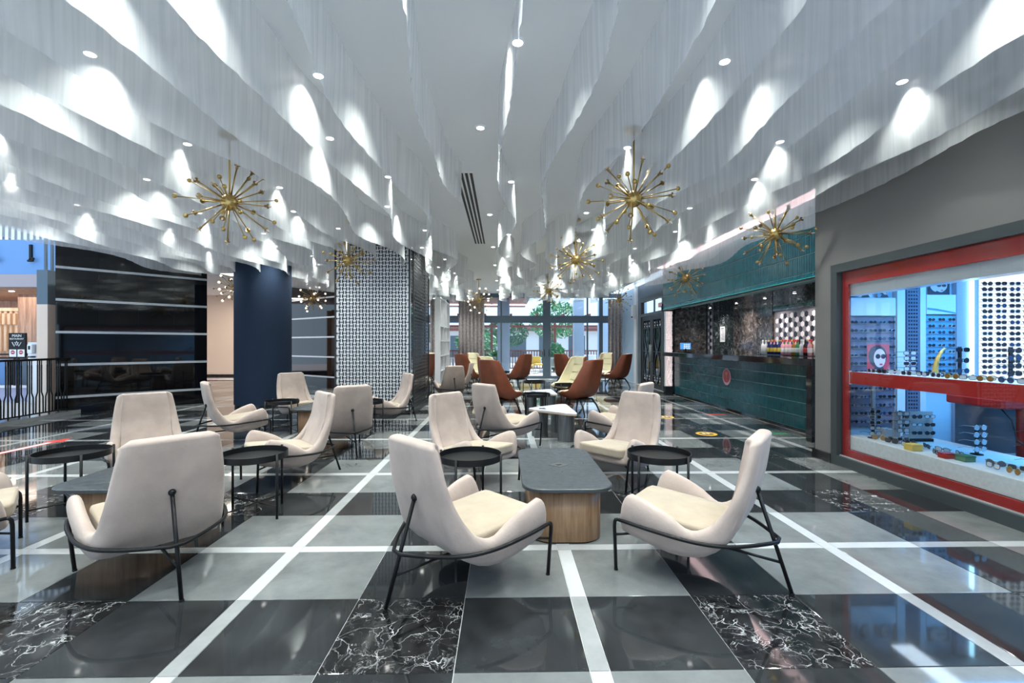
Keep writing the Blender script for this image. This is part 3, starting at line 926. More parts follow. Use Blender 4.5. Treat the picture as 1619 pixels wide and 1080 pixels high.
# ------------------------------------------------------------------ high-back leather chairs
def make_high(inner):
    t = thing('high_back_chair', 'x', 'armchair', group='high-back leather chairs')
    cen = [(-.45, 1.14), (-.415, .97), (-.372, .80), (-.315, .62), (-.225, .44), (-.06, .345), (.14, .335), (.36, .375)]
    hw = [.16, .185, .205, .225, .24, .25, .255, .23]
    curl = [(.15, -.02, .05), (.19, -.01, .07), (.23, 0, .085), (.27, .02, .09), (.27, .07, .09), (.2, .13, .085), (.08, .14, .075), (0, .05, .05)]
    rounded_shell('shell', cen, hw, curl, .024, [M['leather'], inner], t, .07, .05, .58, 18, 18, 1, (1.05, 1.1))
    pad('seat_cushion', -.14, .40, .235, .355, .435, inner, t, 0.03)
    # quilted seams across the inside of the back
    for q in (0.18, 0.34, 0.5):
        x = catmull([c[0] for c in cen], q); z = catmull([c[1] for c in cen], q); w = catmull(hw, q)
        MB().tube([(x + .034, -w * .9, z + .012), (x + .034, w * .9, z + .012)], 0.006, 6).build('seam', inner, t)
    MB().box(-.16, .24, -.20, .20, .285, .318, 0, 0.010).build('base_frame', M['black_wood'], t)
    for sx, sy in ((.24, .2), (.24, -.2), (-.18, .2), (-.18, -.2)):
        k = 1.35 if sx > 0 else 1.75
        MB().tube([(sx * .8, sy, .305), (sx * (k + 1) / 2 * .95, sy * 1.15, .18), (sx * k, sy * 1.3, 0)], 0.026, 8, r2=0.013).build('leg', M['black_wood'], t)
    return t
H0 = make_high(M['cream_leather'])
highs = [
    ((-.06, 9.62), 48, 'brown leather high-back chair seen from behind on the near left of the rear triangular table'),
    ((1.62, 9.68), 132, 'brown leather high-back chair seen from behind on the near right of the rear triangular table'),
    ((1.66, 11.65), -140, 'high-back chair showing its cream quilted inside right of the rear triangular table'),
    ((-.22, 11.65), -42, 'high-back chair with cream inside peeking out behind the near left brown chair'),
    ((.50, 15.3), 132, 'brown leather high-back chair left of the glass door, turned left'),
    ((-1.18, 15.4), 48, 'brown leather high-back chair in front of the left grey curtain'),
    ((-.95, 16.9), -55, 'pale high-back chair facing forward in front of the left grey curtain'),
    ((2.12, 15.6), 48, 'brown leather high-back chair just right of the glass door, half hidden'),
    ((3.80, 15.3), 132, 'brown leather high-back chair farthest right near the double doors'),
    ((3.62, 16.8), -128, 'pale high-back chair facing forward by the right grey curtain'),
]
for k, ((x, y), h, lab) in enumerate(highs):
    if k == 0:
        H0.location = (x, y, 0); H0.rotation_euler = (0, 0, h * D2R); H0['label'] = lab
    else:
        dup(H0, (x, y, 0), h * D2R, lab)

# ------------------------------------------------------------------ round tray tables
def make_tray():
    t = thing('tray_table', 'x', 'side table', group='black tray tables')
    R = 0.262
    MB().lathe([(R, .478), (R, .53), (R - .006, .53), (R - .006, .487), (0.001, .487)], 48).build('tray', M['black_tray'], t)
    for k in range(4):
        a = (45 + 90 * k) * D2R; c, s = math.cos(a), math.sin(a); r = R + 0.012
        MB().tube([(r * c, r * s, 0), (r * c, r * s, .537)], .0105, 8).build('leg', M['black_metal'], t)
    for k in range(2):
        a = (45 + 90 * k) * D2R; c, s = math.cos(a) * (R + .012), math.sin(a) * (R + .012)
        MB().tube([(-c, -s, .09 + .014 * k), (c, s, .09 + .014 * k)], .0065, 6).build('stretcher', M['black_metal'], t)
    return t
T0 = make_tray()
trays = [
    ((-3.70, 4.03), 8, 'black round tray table on the far left, left of the left wood table'),
    ((-2.12, 3.96), 20, 'black round tray table right of the left wood table'),
    ((-.28, 3.88), 25, 'black round tray table left of the centre wood table'),
    ((1.32, 3.90), -8, 'black round tray table right of the centre wood table'),
    ((-3.63, 7.62), 10, 'black round tray table beside the navy column'),
    ((-2.24, 7.62), 35, 'black round tray table in front of the lattice column'),
    ((.61, 8.62), 0, 'black round tray table in front of the rear triangular table'),
    ((.76, 11.6), 30, 'black round tray table behind the rear triangular table'),
    ((1.45, 10.75), 15, 'black round tray table tucked between the cream and brown high-back chairs'),
    ((-.05, 15.8), 15, 'black round tray table far back near the left glass pane'),
    ((2.95, 15.9), 15, 'black round tray table far back between the right high-back chairs'),
]
for k, ((x, y), h, lab) in enumerate(trays):
    if k == 0:
        T0.location = (x, y, 0); T0.rotation_euler = (0, 0, h * D2R); T0['label'] = lab
    else:
        dup(T0, (x, y, 0), h * D2R, lab)

# ------------------------------------------------------------------ coffee tables
def make_coffee():
    t = thing('coffee_table', 'x', 'coffee table', group='oak coffee tables with stone tops')
    MB().prism(round_rect(.66, 1.30, .16, 8), .395, .425, 0, .006).build('table_top', M['stone_top'], t)
    MB().prism(round_rect(.53, 1.12, .17, 10), .012, .395, 0, 0, True).build('base', M['oak'], t)
    MB().prism(round_rect(.51, 1.10, .165, 8), 0, .012).build('plinth', M['black_metal'], t)
    MB().prism([(0.085, 0), (0, .07), (-.085, 0), (0, -.07)], .425, .429, 0, .001).build('socket_flap', mat('grey_steel_flap', (.18, .17, .16), .35, .7), t)
    MB().prism([(0.03, -.01), (0.015, .018), (-.03, 0), (-.01, -.025)], .429, .4305).build('flap_lid', M['black_metal'], t)
    return t
C0 = make_coffee()
for k, (x, y, h, lab) in enumerate((
        (.465, 3.88, 0, 'oak coffee table with dark stone top in the centre of the front group'),
        (-2.92, 3.93, 0, 'oak coffee table with dark stone top half hidden behind the front left chair'),
        (-3.05, 7.92, 0, 'oak coffee table with dark stone top far back beside the navy column'))):
    if k == 0:
        C0.location = (x, y, 0); C0['label'] = lab
    else:
        dup(C0, (x, y, 0), h, lab)

def make_tri():
    t = thing('triangular_table', 'x', 'coffee table', group='triangular tables on drum bases')
    P = [(-.44, .02), (.30, .64), (.33, -.66)]
    poly = []
    n = 8; r = .13
    for i in range(3):
        a = Vector(P[i - 1]); b = Vector(P[i]); c = Vector(P[(i + 1) % 3])
        d1 = (a - b).normalized(); d2 = (c - b).normalized()
        for k in range(n + 1):
            q = k / n
            p0 = b + d1 * r * 1.6; p2 = b + d2 * r * 1.6
            poly.append(tuple(p0 * (1 - q) ** 2 + b * 2 * q * (1 - q) + p2 * q * q))
    MB().prism(poly[::-1], .415, .43).build('table_top', M['pale_top'], t)
    MB().prism(poly[::-1], .398, .415).build('edge_band', M['edge_wood'], t)
    for x, y in ((-.19, .02), (.15, .36), (.18, -.36)):
        MB().lathe([(.125, 0), (.125, .398)], 28, (x, y, 0)).build('drum_leg', M['zinc'], t)
    MB().box(-.20, -.10, -.05, .05, .43, .432).build('socket_flap', M['black_metal'], t)
    return t
G0 = make_tri()
G0.location = (.76, 7.28, 0); G0['label'] = 'pale-topped triangular table on grey metal drums, the nearer one'
dup(G0, (.78, 9.92, 0), 0, 'pale-topped triangular table on grey metal drums, the farther one among brown chairs')

# ------------------------------------------------------------------ sputnik chandeliers
def make_sputnik(globes=False):
    t = thing('sputnik_chandelier', 'x', 'chandelier', group='brass sputnik chandeliers')
    MB().ball((0, 0, 0), .082, 28).build('hub', M['brass'], t)
    MB().tube([(0, 0, .07), (0, 0, .69)], .0095, 10).build('stem', M['brass'], t)
    MB().lathe([(.075, .672), (.085, .676), (.085, .697), (.08, .70)], 32).build('canopy', M['brass'], t)
    # two shared arm kinds: a ball-ended rod and a lamp-socket rod
    rod = MB().tube([(0, 0, .07), (0, 0, 1)], .0048, 6).mesh('arm', M['brass'])
    ballm = MB().ball((0, 0, 0), .0225, 12).mesh('ball_tip', M['brass'])
    sock = MB().lathe([(.012, -.03), (.012, -.002), (.026, 0), (.027, .006), (.010, .008)], 14).mesh('socket', M['brass_dark'])
    bulb = (MB().ball((0, 0, .032), .030, 14) if globes else MB().lathe([(.0085, .008), (.0085, .034), (.004, .042)], 10)).mesh('bulb', M['globe' if globes else 'bulb'])
    rod2 = MB().tube([(0, 0, .07), (0, 0, 1)], .0072, 6).mesh('arm', M['brass'])
    N = 34; r = random.Random(5)
    for k in range(N):
        z = 1 - 2 * (k + .5) / N; a = k * 2.399963 + r.uniform(-.18, .18)
        z = max(-.97, min(.95, z + r.uniform(-.05, .05)))
        if z > .9: z = .86
        q = math.sqrt(1 - z * z)
        d = Vector((q * math.cos(a), q * math.sin(a), z))
        lamp = k % 2 == 0
        ln = r.uniform(.36, .43) if lamp else r.choice((.30, .43, .46, .45))
        o = link('arm', rod2 if lamp else rod, t)
        o.rotation_mode = 'QUATERNION'; o.rotation_quaternion = Vector((0, 0, 1)).rotation_difference(d)
        o.scale = (1, 1, ln)
        def tip(me, nm):
            p = link(nm, me, o); p.scale = (1, 1, 1 / ln); p.location = (0, 0, 1)
            return p
        if lamp:
            tip(sock, 'socket'); tip(bulb, 'bulb')
        else:
            tip(ballm, 'ball_tip')
    return t
S0 = make_sputnik()
sput = [
    ((1.306, 4.606), 0.0, 'brass sputnik chandelier, the large one right of centre near the front'),
    ((-2.811, 4.784), 0.7, 'brass sputnik chandelier, the large one on the left near the front'),
    ((3.585, 6.02), 1.4, 'brass sputnik chandelier before the turquoise bar fascia, the nearer one'),
    ((-2.70, 8.05), 2.1, 'brass sputnik chandelier in front of the lattice column'),
    ((1.24, 7.92), 2.9, 'brass sputnik chandelier at centre, second behind the front one'),
    ((4.0, 10.07), 3.7, 'brass sputnik chandelier before the turquoise bar fascia, the farther one'),
    ((1.215, 12.5), 4.4, 'brass sputnik chandelier far back in front of the glass door mullion'),
    ((3.79, 15.1), 5.1, 'brass sputnik chandelier far back in front of the right grey curtain'),
]
for k, ((x, y), h, lab) in enumerate(sput):
    if k == 0:
        S0.location = (x, y, 2.9); S0['label'] = lab
    else:
        dup(S0, (x, y, 2.9), h, lab)
SG = make_sputnik(True)
SG.location = (-.82, 15.2, 2.9); SG['label'] = 'brass sputnik chandelier with white globe bulbs in front of the left grey curtain'
dup(SG, (-6.98, 12.1, 2.9), .5, 'lit globe sputnik chandelier half hidden behind the navy column')
dup(SG, (-6.05, 14.75, 2.9), 1.5, 'lit globe sputnik chandelier standing in for a reflection in the rear black gloss wall')  # extra chandelier stands in for the one mirrored by the black wall
# ------------------------------------------------------------------ bar
def tile_rows(y0, y1, zs, w, gap, th=0.012, hg=0.007):
    """kit-kat tiles facing -X, standing on the plane x=0, each with its own chamfered edges"""
    mb = MB(); n = round((y1 - y0) / w); w = (y1 - y0) / n; c = 0.004
    for a, b in zip(zs[:-1], zs[1:]):
        for k in range(n):
            ya = y0 + w * k + gap / 2; yb = y0 + w * (k + 1) - gap / 2
            za = a + hg / 2; zb = b - hg / 2
            mb.add([(0, ya, za), (0, yb, za), (0, yb, zb), (0, ya, zb), (-th, ya + c, za + c), (-th, yb - c, za + c), (-th, yb - c, zb - c), (-th, ya + c, zb - c)],
                   [(4, 7, 6, 5), (0, 4, 5, 1), (1, 5, 6, 2), (2, 6, 7, 3), (3, 7, 4, 0)])
    return mb

def bar():
    t = thing('bar_counter', 'long bar counter with dark teal tiled front and black polished top', 'bar counter', (4.86, 9.95, 0))
    off = Matrix.Translation((-4.86, -9.95, 0))
    MB().box(4.862, 5.25, 6.83, 13.0, 0.06, 1.12).xf(off).build('carcass', M['grout_teal'], t)
    MB().box(4.875, 5.22, 6.83, 13.0, 0.0, 0.06).xf(off).build('plinth', M['black_stone'], t)
    o = tile_rows(6.84, 13.0, [.06, .270, .489, .708, .926, 1.118], .05, .0016).xf(off @ Matrix.Translation((4.862, 0, 0))).build('front_tiles', M['teal'], t)
    o['kind'] = 'stuff'
    MB().box(4.53, 5.35, 6.70, 13.06, 1.12, 1.23, 0, .006).xf(off).build('counter_top', M['black_stone'], t)
    MB().box(4.53, 5.30, 6.70, 6.83, 0.0, 1.12).xf(off).build('end_panel', M['black_stone'], t)
    # round sign on the front
    s = thing('round_bar_sign', 'round red sign with pale ring and gold cocktail glass on the bar front', 'sign', (4.846, 9.93, .74))
    rot = Matrix.Rotation(-PI / 2, 4, 'Y')
    MB().lathe([(.178, 0), (.178, .006)], 40).xf(rot).build('ring', M['sign_pink'], s)
    MB().lathe([(.145, .006), (.145, .009)], 40, (.022, 0, 0)).xf(rot).build('disc', M['sign_red'], s)
    g = MB().add([(.10, -.05, .0095), (.10, .05, .0095), (.02, .004, .0095), (-.06, .004, .0095), (-.085, .035, .0095), (-.085, -.035, .0095), (-.06, -.004, .0095), (.02, -.004, .0095)],
                 [(0, 1, 2, 7), (7, 2, 3, 6), (6, 3, 4, 5)]).xf(rot)
    o = g.build('cocktail_glass_emblem', M['brass'], s)
    md = o.modifiers.new('s', 'SOLIDIFY'); md.thickness = .002
    bake(o)
M['sign_red'] = mat('crimson_sign', (.45, .02, .05), .35)
M['sign_pink'] = mat('pale_pink_sign_ring', (.75, .42, .48), .4)
bar()

def fascia():
    t = thing('bar_fascia', 'turquoise tiled fascia above the bar, lit from below by a cyan strip', 'fascia', (4.55, 9.5, 2.43))
    off = Matrix.Translation((-4.55, -9.5, -2.43))
    MB().box(4.545, 4.75, 5.87, 13.06, 2.43, CEIL - .002).xf(off).build('carcass', M['grout_teal'], t)
    o = tile_rows(5.88, 13.05, [2.44, 2.51, 2.79, 3.07, 3.35, 3.59], .055, .0016).xf(off @ Matrix.Translation((4.545, 0, 0))).build('fascia_tiles', M['teal_upper'], t)
    o['kind'] = 'stuff'
    MB().box(4.47, 4.545, 5.88, 13.04, 2.405, 2.42).xf(off).build('led_ledge', M['black_metal'], t)
    MB().box(4.505, 4.52, 5.9, 13.0, 2.42, 2.428).xf(off).build('led_strip', M['led_cyan'], t)
    MB().box(4.32, 4.53, 5.9, 12.9, 3.582, 3.598).xf(off).build('cove_led', M['led_pink'], t)
    MB().box(4.50, 4.9, 13.06, 13.10, 2.39, 2.60).xf(off).build('end_beam', M['black_stone'], t)
fascia()

for k, y in enumerate((7.4, 8.7, 9.7, 10.9, 12.3)):  # spots added to lift the dark bar interior
    t = thing('bar_fill_spot', f'added fill spot in the black bar ceiling, {ORD[k]} from the near end of the bar', 'downlight', (5.55, y, 2.43))
    MB().lathe([(.03, -.012), (.045, -.01), (.05, 0)], 16).build('trim_ring', M['black_metal'], t)
    MB().lathe([(.026, -.014), (.028, -.011)], 14).build('lens', M['lamp_face'], t)
    l = bpy.data.lights.new('bar_fill_beam', 'SPOT'); l.energy = 55; l.color = (1, .93, .88); l.spot_size = 140 * D2R; l.spot_blend = 1; l.shadow_soft_size = .04
    o = bpy.data.objects.new('bar_fill_beam', l); COL.objects.link(o); o.parent = t; o.location = (0, 0, -.03)

def led_column():
    t = thing('led_column', 'tall lit crystal column strip at the far end of the bar', 'light column', (4.745, 13.18, 0))
    MB().box(-.11, .11, -.07, .1, 0, .24).build('base', M['black_stone'], t)
    MB().box(-.10, .10, .0, .1, .24, 3.58).build('spine', M['silver_bar'], t)
    mb = MB(); r = random.Random(3)
    for k in range(66):
        z = .25 + .05 * k
        for q in range(4):
            x = -.095 + .0475 * q
            d = r.uniform(.02, .06)
            mb.box(x + .003, x + .0445, -d, -.001, z + .003, z + .047)
    o = mb.build('crystals', M['crystal'], t); o['kind'] = 'stuff'
M['crystal'] = mat('lit_crystal', (.9, .8, .8), .1, emit=(1.0, .86, .84), es=.35)
led_column()

def bar_back():
    w = [o for o in COL.objects if o.name == 'wall_bar_back'][0]
    e = [o for o in COL.objects if o.name == 'wall_bar_end'][0]
    MB().box(5.90, 5.95, 10.03, 11.74, 1.0, bar_z).build('marble_slab', M['marble_brown'], w)
    MB().box(5.93, 5.95, 11.75, 12.95, 1.9, bar_z).build('marble_slab', M['marble_dark'], w)
    MB().box(5.92, 5.95, 11.75, 12.95, 0.0, 1.89).build('marble_slab', M['marble_dark'], w)
    MB().box(5.91, 5.95, 6.0, 10.02, 2.17, bar_z).build('marble_slab', M['marble_dark'], w)
    MB().box(4.98, 5.88, 13.31, 13.35, 1.0, bar_z).build('marble_slab', M['marble_brown'], e)
    R = .0657; W = R * math.sqrt(3)
    pts = [(R * .955 * math.sin(k * PI / 3), R * .955 * math.cos(k * PI / 3)) for k in range(6)]
    hm = {}
    for k in ('hex_white', 'hex_black', 'hex_grey'):
        v = [(0, a, b) for a, b in pts] + [(-.007, a * .95, b * .95) for a, b in pts]
        f = [(11, 10, 9, 8, 7, 6)] + [(i, i + 6, (i + 1) % 6 + 6, (i + 1) % 6) for i in range(6)]
        hm[k] = MB().add(v, f).mesh('hex_tile', M[k])
    order = ('hex_white', 'hex_black', 'hex_grey')
    for ya, yb, z1 in ((7.6, 9.98, 2.15), (12.98, 13.33, bar_z)):
        for rrow in range(14):
            z = 1.16 + 1.5 * R * rrow
            if z + R > z1: continue
            for c in range(40):
                y = yb - W * (c + .5) - (W / 2 if rrow % 2 else 0)
                if y - W / 2 < ya: break
                o = link('hex_tile', hm[order[(c + (2 if rrow % 2 else 0)) % 3]], w, (5.95, y, z))
    # back counter with bottles
    t = thing('back_counter', 'black back bar counter under the hexagon tiles', 'counter', (5.66, 8.3, 0))
    MB().box(-.22, .22, -1.7, 1.7, 0, 1.17).build('cabinet', M['black_gloss'], t)
    MB().box(-.25, .23, -1.71, 1.71, 1.17, 1.20).build('worktop', M['white'], t)
    MB().box(-.20, .22, -1.65, 1.70, 1.20, 1.24).build('bottle_step', M['black_stone'], t)
    for k in range(4):
        MB().box(-.235, -.221, -1.68 + .84 * k, -.86 + .84 * k, .08, 1.14).build('door', M['black_stone'], t)
    # notice and till
    n = thing('paper_notice', 'white printed paper notice on the dark marble behind the bar', 'notice', (5.918, 12.36, 1.72))
    MB().box(-.003, 0, -.14, .14, -.21, .21).build('sheet', M['white'], n)
    for k in range(8):
        MB().box(-.0042, -.003, -.10, .08 - .03 * (k % 3), .10 - .035 * k, .112 - .035 * k).build('text_line', M['hex_grey'], n)
    MB().box(-.0042, -.003, -.07, .09, .14, .165).build('heading_line', M['hex_black'], n)
    n = thing('till_screen', 'small till with blue lit screen behind the far end of the bar', 'till', (5.60, 12.55, 1.23))
    n.location = (5.05, 12.72, 1.23)
    MB().box(-.09, .09, -.12, .12, 0, .02).build('foot', M['black_metal'], n)
    MB().box(-.02, .02, -.02, .02, .02, .10).build('post', M['black_metal'], n)
    MB().box(-.16, .16, -.0, .025, .07, .27).build('monitor', M['black_metal'], n)
    MB().box(-.15, .15, -.004, 0, .08, .26).build('screen', emit_mat('blue_till_screen', (.12, .4, .9), .8), n)
    for q in range(9):
        MB().box(-.05 + .06 * (q % 3), -.005 + .06 * (q % 3), -.006, -.004, .09 + .05 * (q // 3), .125 + .05 * (q // 3)).build('screen_button', emit_mat('pale_till_button', (.7, .85, 1), .9), n)
bar_back()

def bottles():
    cols = {'clear': (.75, .75, .78), 'blue': (.01, .02, .12), 'amber': (.35, .14, .02), 'pink': (.75, .35, .42), 'green': (.05, .22, .08), 'dark': (.02, .015, .015)}
    labs = {'white': (.85, .83, .8), 'yellow': (.8, .55, .08), 'red': (.6, .04, .04)}
    caps = {'red': (.6, .03, .03), 'black': (.02, .02, .02), 'gold': (.6, .42, .15), 'white': (.85, .85, .85)}
    cm = {k: mat(k + '_bottle_glass', v, .08) for k, v in cols.items()}
    lm = {k: mat(k + '_bottle_label', v, .5) for k, v in labs.items()}
    km = {k: mat(k + '_bottle_cap', v, .35) for k, v in caps.items()}
    kinds = [('clear', 'white', 'white'), ('blue', 'yellow', 'gold'), ('pink', 'white', 'red'), ('dark', 'red', 'black'), ('amber', 'white', 'red'), ('green', 'white', 'red')]
    P = {}
    for ck, lk, kk in kinds:
        t = thing('bottle', f'{ck} glass bottle with {lk} label and {kk} cap on the back bar counter', 'bottle', (0, 0, 0), 0, 'bottles on the back bar')
        MB().lathe([(.034, 0), (.038, .006), (.038, .17), (.030, .20), (.013, .225), (.013, .275)], 16).build('glass_body', cm[ck], t)
        MB().lathe([(.0388, .05), (.0392, .052), (.0392, .135), (.0388, .137)], 16).build('paper_label', lm[lk], t)
        MB().lathe([(.0145, .262), (.015, .264), (.015, .295), (.013, .298)], 12).build('cap', km[kk], t)
        P[ck] = t
    used = set(); kindof = {a: f'{a} glass bottle with {l} label and {c} cap' for a, l, c in kinds}
    seq = ['clear', 'clear', 'blue', 'blue', 'blue', 'blue', 'pink', 'pink', 'pink', 'amber', 'green', 'clear', 'dark', 'pink', 'clear', 'green', 'dark', 'clear']
    for rowk, x in enumerate((5.62, 5.76)):
        for k in range(14):
            y = 9.90 - .118 * k + (.04 if rowk else 0)
            ck = seq[k] if not rowk else seq[(k * 5 + 3) % len(seq)]
            b = P[ck] if ck not in used else dup(P[ck], (x, y, 1.241), k)
            b.location = (x, y, 1.241); used.add(ck)
            b['label'] = f'{kindof[ck]}, {ORD[k]} from left in {("front", "rear")[rowk]} row'
bottles()

# ------------------------------------------------------------------ far right double door
def double_door():
    d = struct('door_2', MB().box(wx - .06, wx + .06, 14.13, 14.27, 0, 3.1).box(wx - .06, wx + .06, 16.43, 16.57, 0, 3.1).box(wx - .06, wx + .06, 14.27, 16.43, 2.42, 2.52).box(wx - .06, wx + .06, 14.27, 16.43, 2.94, 3.1), M['frame_grey'])
    MB().box(wx, wx + .01, 14.27, 16.43, 2.52, 2.94).build('transom_pane', M['mirror'], d)
    for y0, y1 in ((14.28, 15.345), (15.355, 16.42)):
        lf = MB()
        lf.box(wx - .03, wx + .03, y0, y0 + .16, 0.01, 2.41).box(wx - .03, wx + .03, y1 - .16, y1, 0.01, 2.41)
        lf.box(wx - .03, wx + .03, y0 + .16, y1 - .16, 0.01, .16).box(wx - .03, wx + .03, y0 + .16, y1 - .16, 2.27, 2.41)
        L_ = lf.build('door_leaf', M['black_wood'], d)
        MB().box(wx - .005, wx + .005, y0 + .16, y1 - .16, .16, 2.27).build('glass_panel', M['black_gloss'], L_)
        cy = (y0 + y1) / 2; h = .30
        orn = MB()
        for ph in (1, -1):
            orn.tube([(wx - .022, cy + ph * h * .9 * math.sin(PI * (z - .16) / 1.05), z) for z in [.18 + .0522 * q for q in range(40)]], .016, 6)
        for z in (.42, 1.21, 2.0):
            orn.tube([(wx - .022, y0 + .16, z), (wx - .022, y1 - .16, z)], .012, 6)
        orn.build('ornament', M['frame_blue'], L_)
        for z in (.27, .36, 2.07, 2.17):
            for q in range(3):
                y = y0 + .24 + .25 * q
                MB().box(wx - .018, wx - .008, y, y + .09, z - .03, z + .03).build('inlay', M['hex_white'], L_)
        hy = y1 - .08 if y0 < 15 else y0 + .08
        MB().tube([(wx - .08, hy, .85), (wx - .08, hy, 1.45)], .014, 8).tube([(wx - .08, hy, .9), (wx - .03, hy, .9)], .01, 6).tube([(wx - .08, hy, 1.4), (wx - .03, hy, 1.4)], .01, 6).build('pull_handle', M['silver_bar'], L_)
double_door()
t = thing('wall_box', 'white wall mounted box with dark end on the pillar before the right curtain', 'wall box', (4.86, 17.17, 2.4))
MB().box(-.06, .055, -.14, .14, 0, .52, 0, .015).build('casing', M['white'], t)
MB().box(-.063, -.05, -.10, .10, .04, .1).build('end_vent', M['black_metal'], t)

# ------------------------------------------------------------------ curtains
def curtain(x0, x1, y, z0, z1, lab):
    t = thing('curtain', lab, 'curtain', ((x0 + x1) / 2, y, 0))
    n = 120; V = []; w = x1 - x0
    for j, z in enumerate((z0, (z0 + z1) / 2, z1 - .4, z1)):
        for k in range(n + 1):
            a = k / n
            V.append((-w / 2 + w * a, .065 * math.sin(a * w / .15 * 2 * PI) * (1 if j < 3 else .8) + .01 * math.sin(a * 40), z))
    f = [(j * (n + 1) + k, j * (n + 1) + k + 1, (j + 1) * (n + 1) + k + 1, (j + 1) * (n + 1) + k) for j in range(3) for k in range(n)]
    o = MB().add(V, f, 0, True).build('cloth', M['curtain'], t)
    md = o.modifiers.new('s', 'SOLIDIFY'); md.thickness = .006; bake(o)
    MB().tube([(-w / 2 - .05, 0, z1 + .02), (w / 2 + .05, 0, z1 + .02)], .018, 8).build('rail', M['black_metal'], t)
curtain(-1.86, -.80, 19.15, .02, 3.3, 'long grey brown pleated curtain left of the glass front')
curtain(4.36, 4.94, 19.15, .02, 3.3, 'long grey brown pleated curtain right of the glass front')

# ------------------------------------------------------------------ terrace outside the glass front
M['terrace'] = mat('pale_terrace_paving', (.62, .64, .66), .4)
M['pale_col'] = mat('pale_blue_rendered_column', (.50, .62, .78), .6)
M['red_wood'] = mat('reddish_stained_timber', (.20, .06, .045), .5)
M['leaf'] = mat('leaf_green', (.06, .24, .09), .55, noise=.4, nscale=3)
M['leaf2'] = mat('leaf_green_dark', (.03, .13, .06), .55, noise=.4, nscale=3)
M['bark'] = mat('brown_bark', (.12, .07, .04), .8)
M['yellow'] = mat('mustard_seat_fabric', (.75, .5, .10), .7)
struct('floor_terrace', MB().box(-14, 16, 19.6, 45, -.12, -.01), M['terrace'])
def terrace_roof():
    t = thing('terrace_canopy', 'brown timber terrace canopy with glowing cove line outside the glass front', 'canopy', (-2, 21.5, 3.55))
    MB().box(-6, 3.2, -1.7, 4.5, 0, .25).build('deck', M['red_wood'], t)
    MB().box(-6, 3.2, 2.6, 2.72, -.05, 0).build('cove_led', M['led_pink'], t)
    for k in range(10):
        MB().lathe([(.05, -.01), (.05, 0)], 12, (-5 + .7 * k, -.4, 0)).build('lamp', M['lamp_face'], t)
terrace_roof()
for x0, x1, lab in ((-.29, .28, 'pale blue terrace column seen through the left glass door pane'), (3.28, 3.74, 'pale blue terrace column seen through the right glass pane'), (4.46, 4.98, 'pale blue terrace column at the right end of the glass front')):
    t = thing('terrace_column', lab, 'column', ((x0 + x1) / 2, 21.6, -.01))
    w = (x1 - x0) / 2
    MB().box(-w, w, -w, w, 0, 3.54, 0, .01).build('shaft', M['pale_col'], t)
    MB().box(-w - .03, w + .03, -w - .03, w + .03, 0, .12).build('foot', M['pale_col'], t)
def pergola():
    t = thing('pergola', 'reddish timber pergola beyond the terrace', 'pergola', (1.5, 27, -.01))
    for x in (-5, -2.2, .9, 1.5, 2.6, 4.4, 7):
        MB().box(x - .07, x + .07, -.07, .07, 0, 2.9).build('post', M['red_wood'], t)
    for z in (2.45, 2.9):
        MB().box(-6, 8.5, -.08, .08, z, z + .14).build('beam', M['red_wood'], t)
    for k in range(10):
        MB().box(-5.5 + 1.45 * k, -5.38 + 1.45 * k, -1.6, 1.6, 3.04, 3.16).build('rafter', M['red_wood'], t)
    for k in range(4):
        MB().box(-3.9 + .16 * k, -3.84 + .16 * k, .1, .14, .9, 2.45).build('screen_slat', M['red_wood'], t)
    for k in range(6):
        MB().box(.95 + .1 * k, .99 + .1 * k, .1, .14, .9, 2.45).build('screen_slat', M['red_wood'], t)
pergola()
def fence():
    t = thing('terrace_railing', 'dark reddish slatted railing beyond the terrace chairs', 'railing', (1, 25.5, -.01))
    MB().box(-6, 7, -.03, .03, 1.08, 1.15).build('top_rail', M['red_wood'], t)
    MB().box(-6, 7, -.02, .02, .12, .18).build('bottom_rail', M['red_wood'], t)
    me = MB().box(-.025, .025, -.015, .015, .15, 1.10).mesh('slat', M['red_wood'])
    for k in range(86):
        link('slat', me, t, (-5.9 + .15 * k, 0, 0))
fence()
def shrub(name, label, x, y, z, rx, rz_, n, seed, m, trunk=0.0, cat='shrub'):
    t = thing(name, label, cat, (x, y, -.01))
    r = random.Random(seed); mb = MB()
    for k in range(n):
        d = Vector((r.gauss(0, 1), r.gauss(0, 1), r.gauss(0, 1))).normalized() * r.uniform(.55, 1) ** .5
        c = Vector((d.x * rx, d.y * rx, z + d.z * rz_))
        a = Vector((r.gauss(0, 1), r.gauss(0, 1), r.gauss(0, 1))).normalized(); b = a.orthogonal().normalized()
        s = r.uniform(.10, .2)
        mb.add([c - a * s, c + b * s * .45, c + a * s, c - b * s * .45], [(0, 1, 2, 3)])
    o = mb.build('foliage', m, t); o['kind'] = 'stuff'
    MB().tube([(0, 0, 0), (.03, 0, z * .5), (0, .02, z)], .05 if not trunk else trunk, 7, r2=.02).build('stem', M['bark'], t)
shrub('shrub', 'green leafy shrub outside right of the curtain behind the left pane', -1.8, 30.6, 1.6, 1.4, .8, 900, 1, M['leaf'])
shrub('shrub', 'low green shrub outside at the foot of the left terrace column', -.45, 24.4, .6, .5, .55, 400, 2, M['leaf'])
shrub('shrub', 'green leafy shrub outside in the right glass pane', 2.7, 24.8, .85, .6, .7, 600, 3, M['leaf'])
shrub('tree', 'bright green tree with arching crown outside in the right glass pane', 3.5, 31.2, 3.1, 1.9, 1.3, 1300, 4, M['leaf'], .1, 'tree')
shrub('tree', 'dark green tree outside behind the pergola', .2, 33, 2.3, 1.6, 1.0, 1000, 5, M['leaf2'], .12, 'tree')
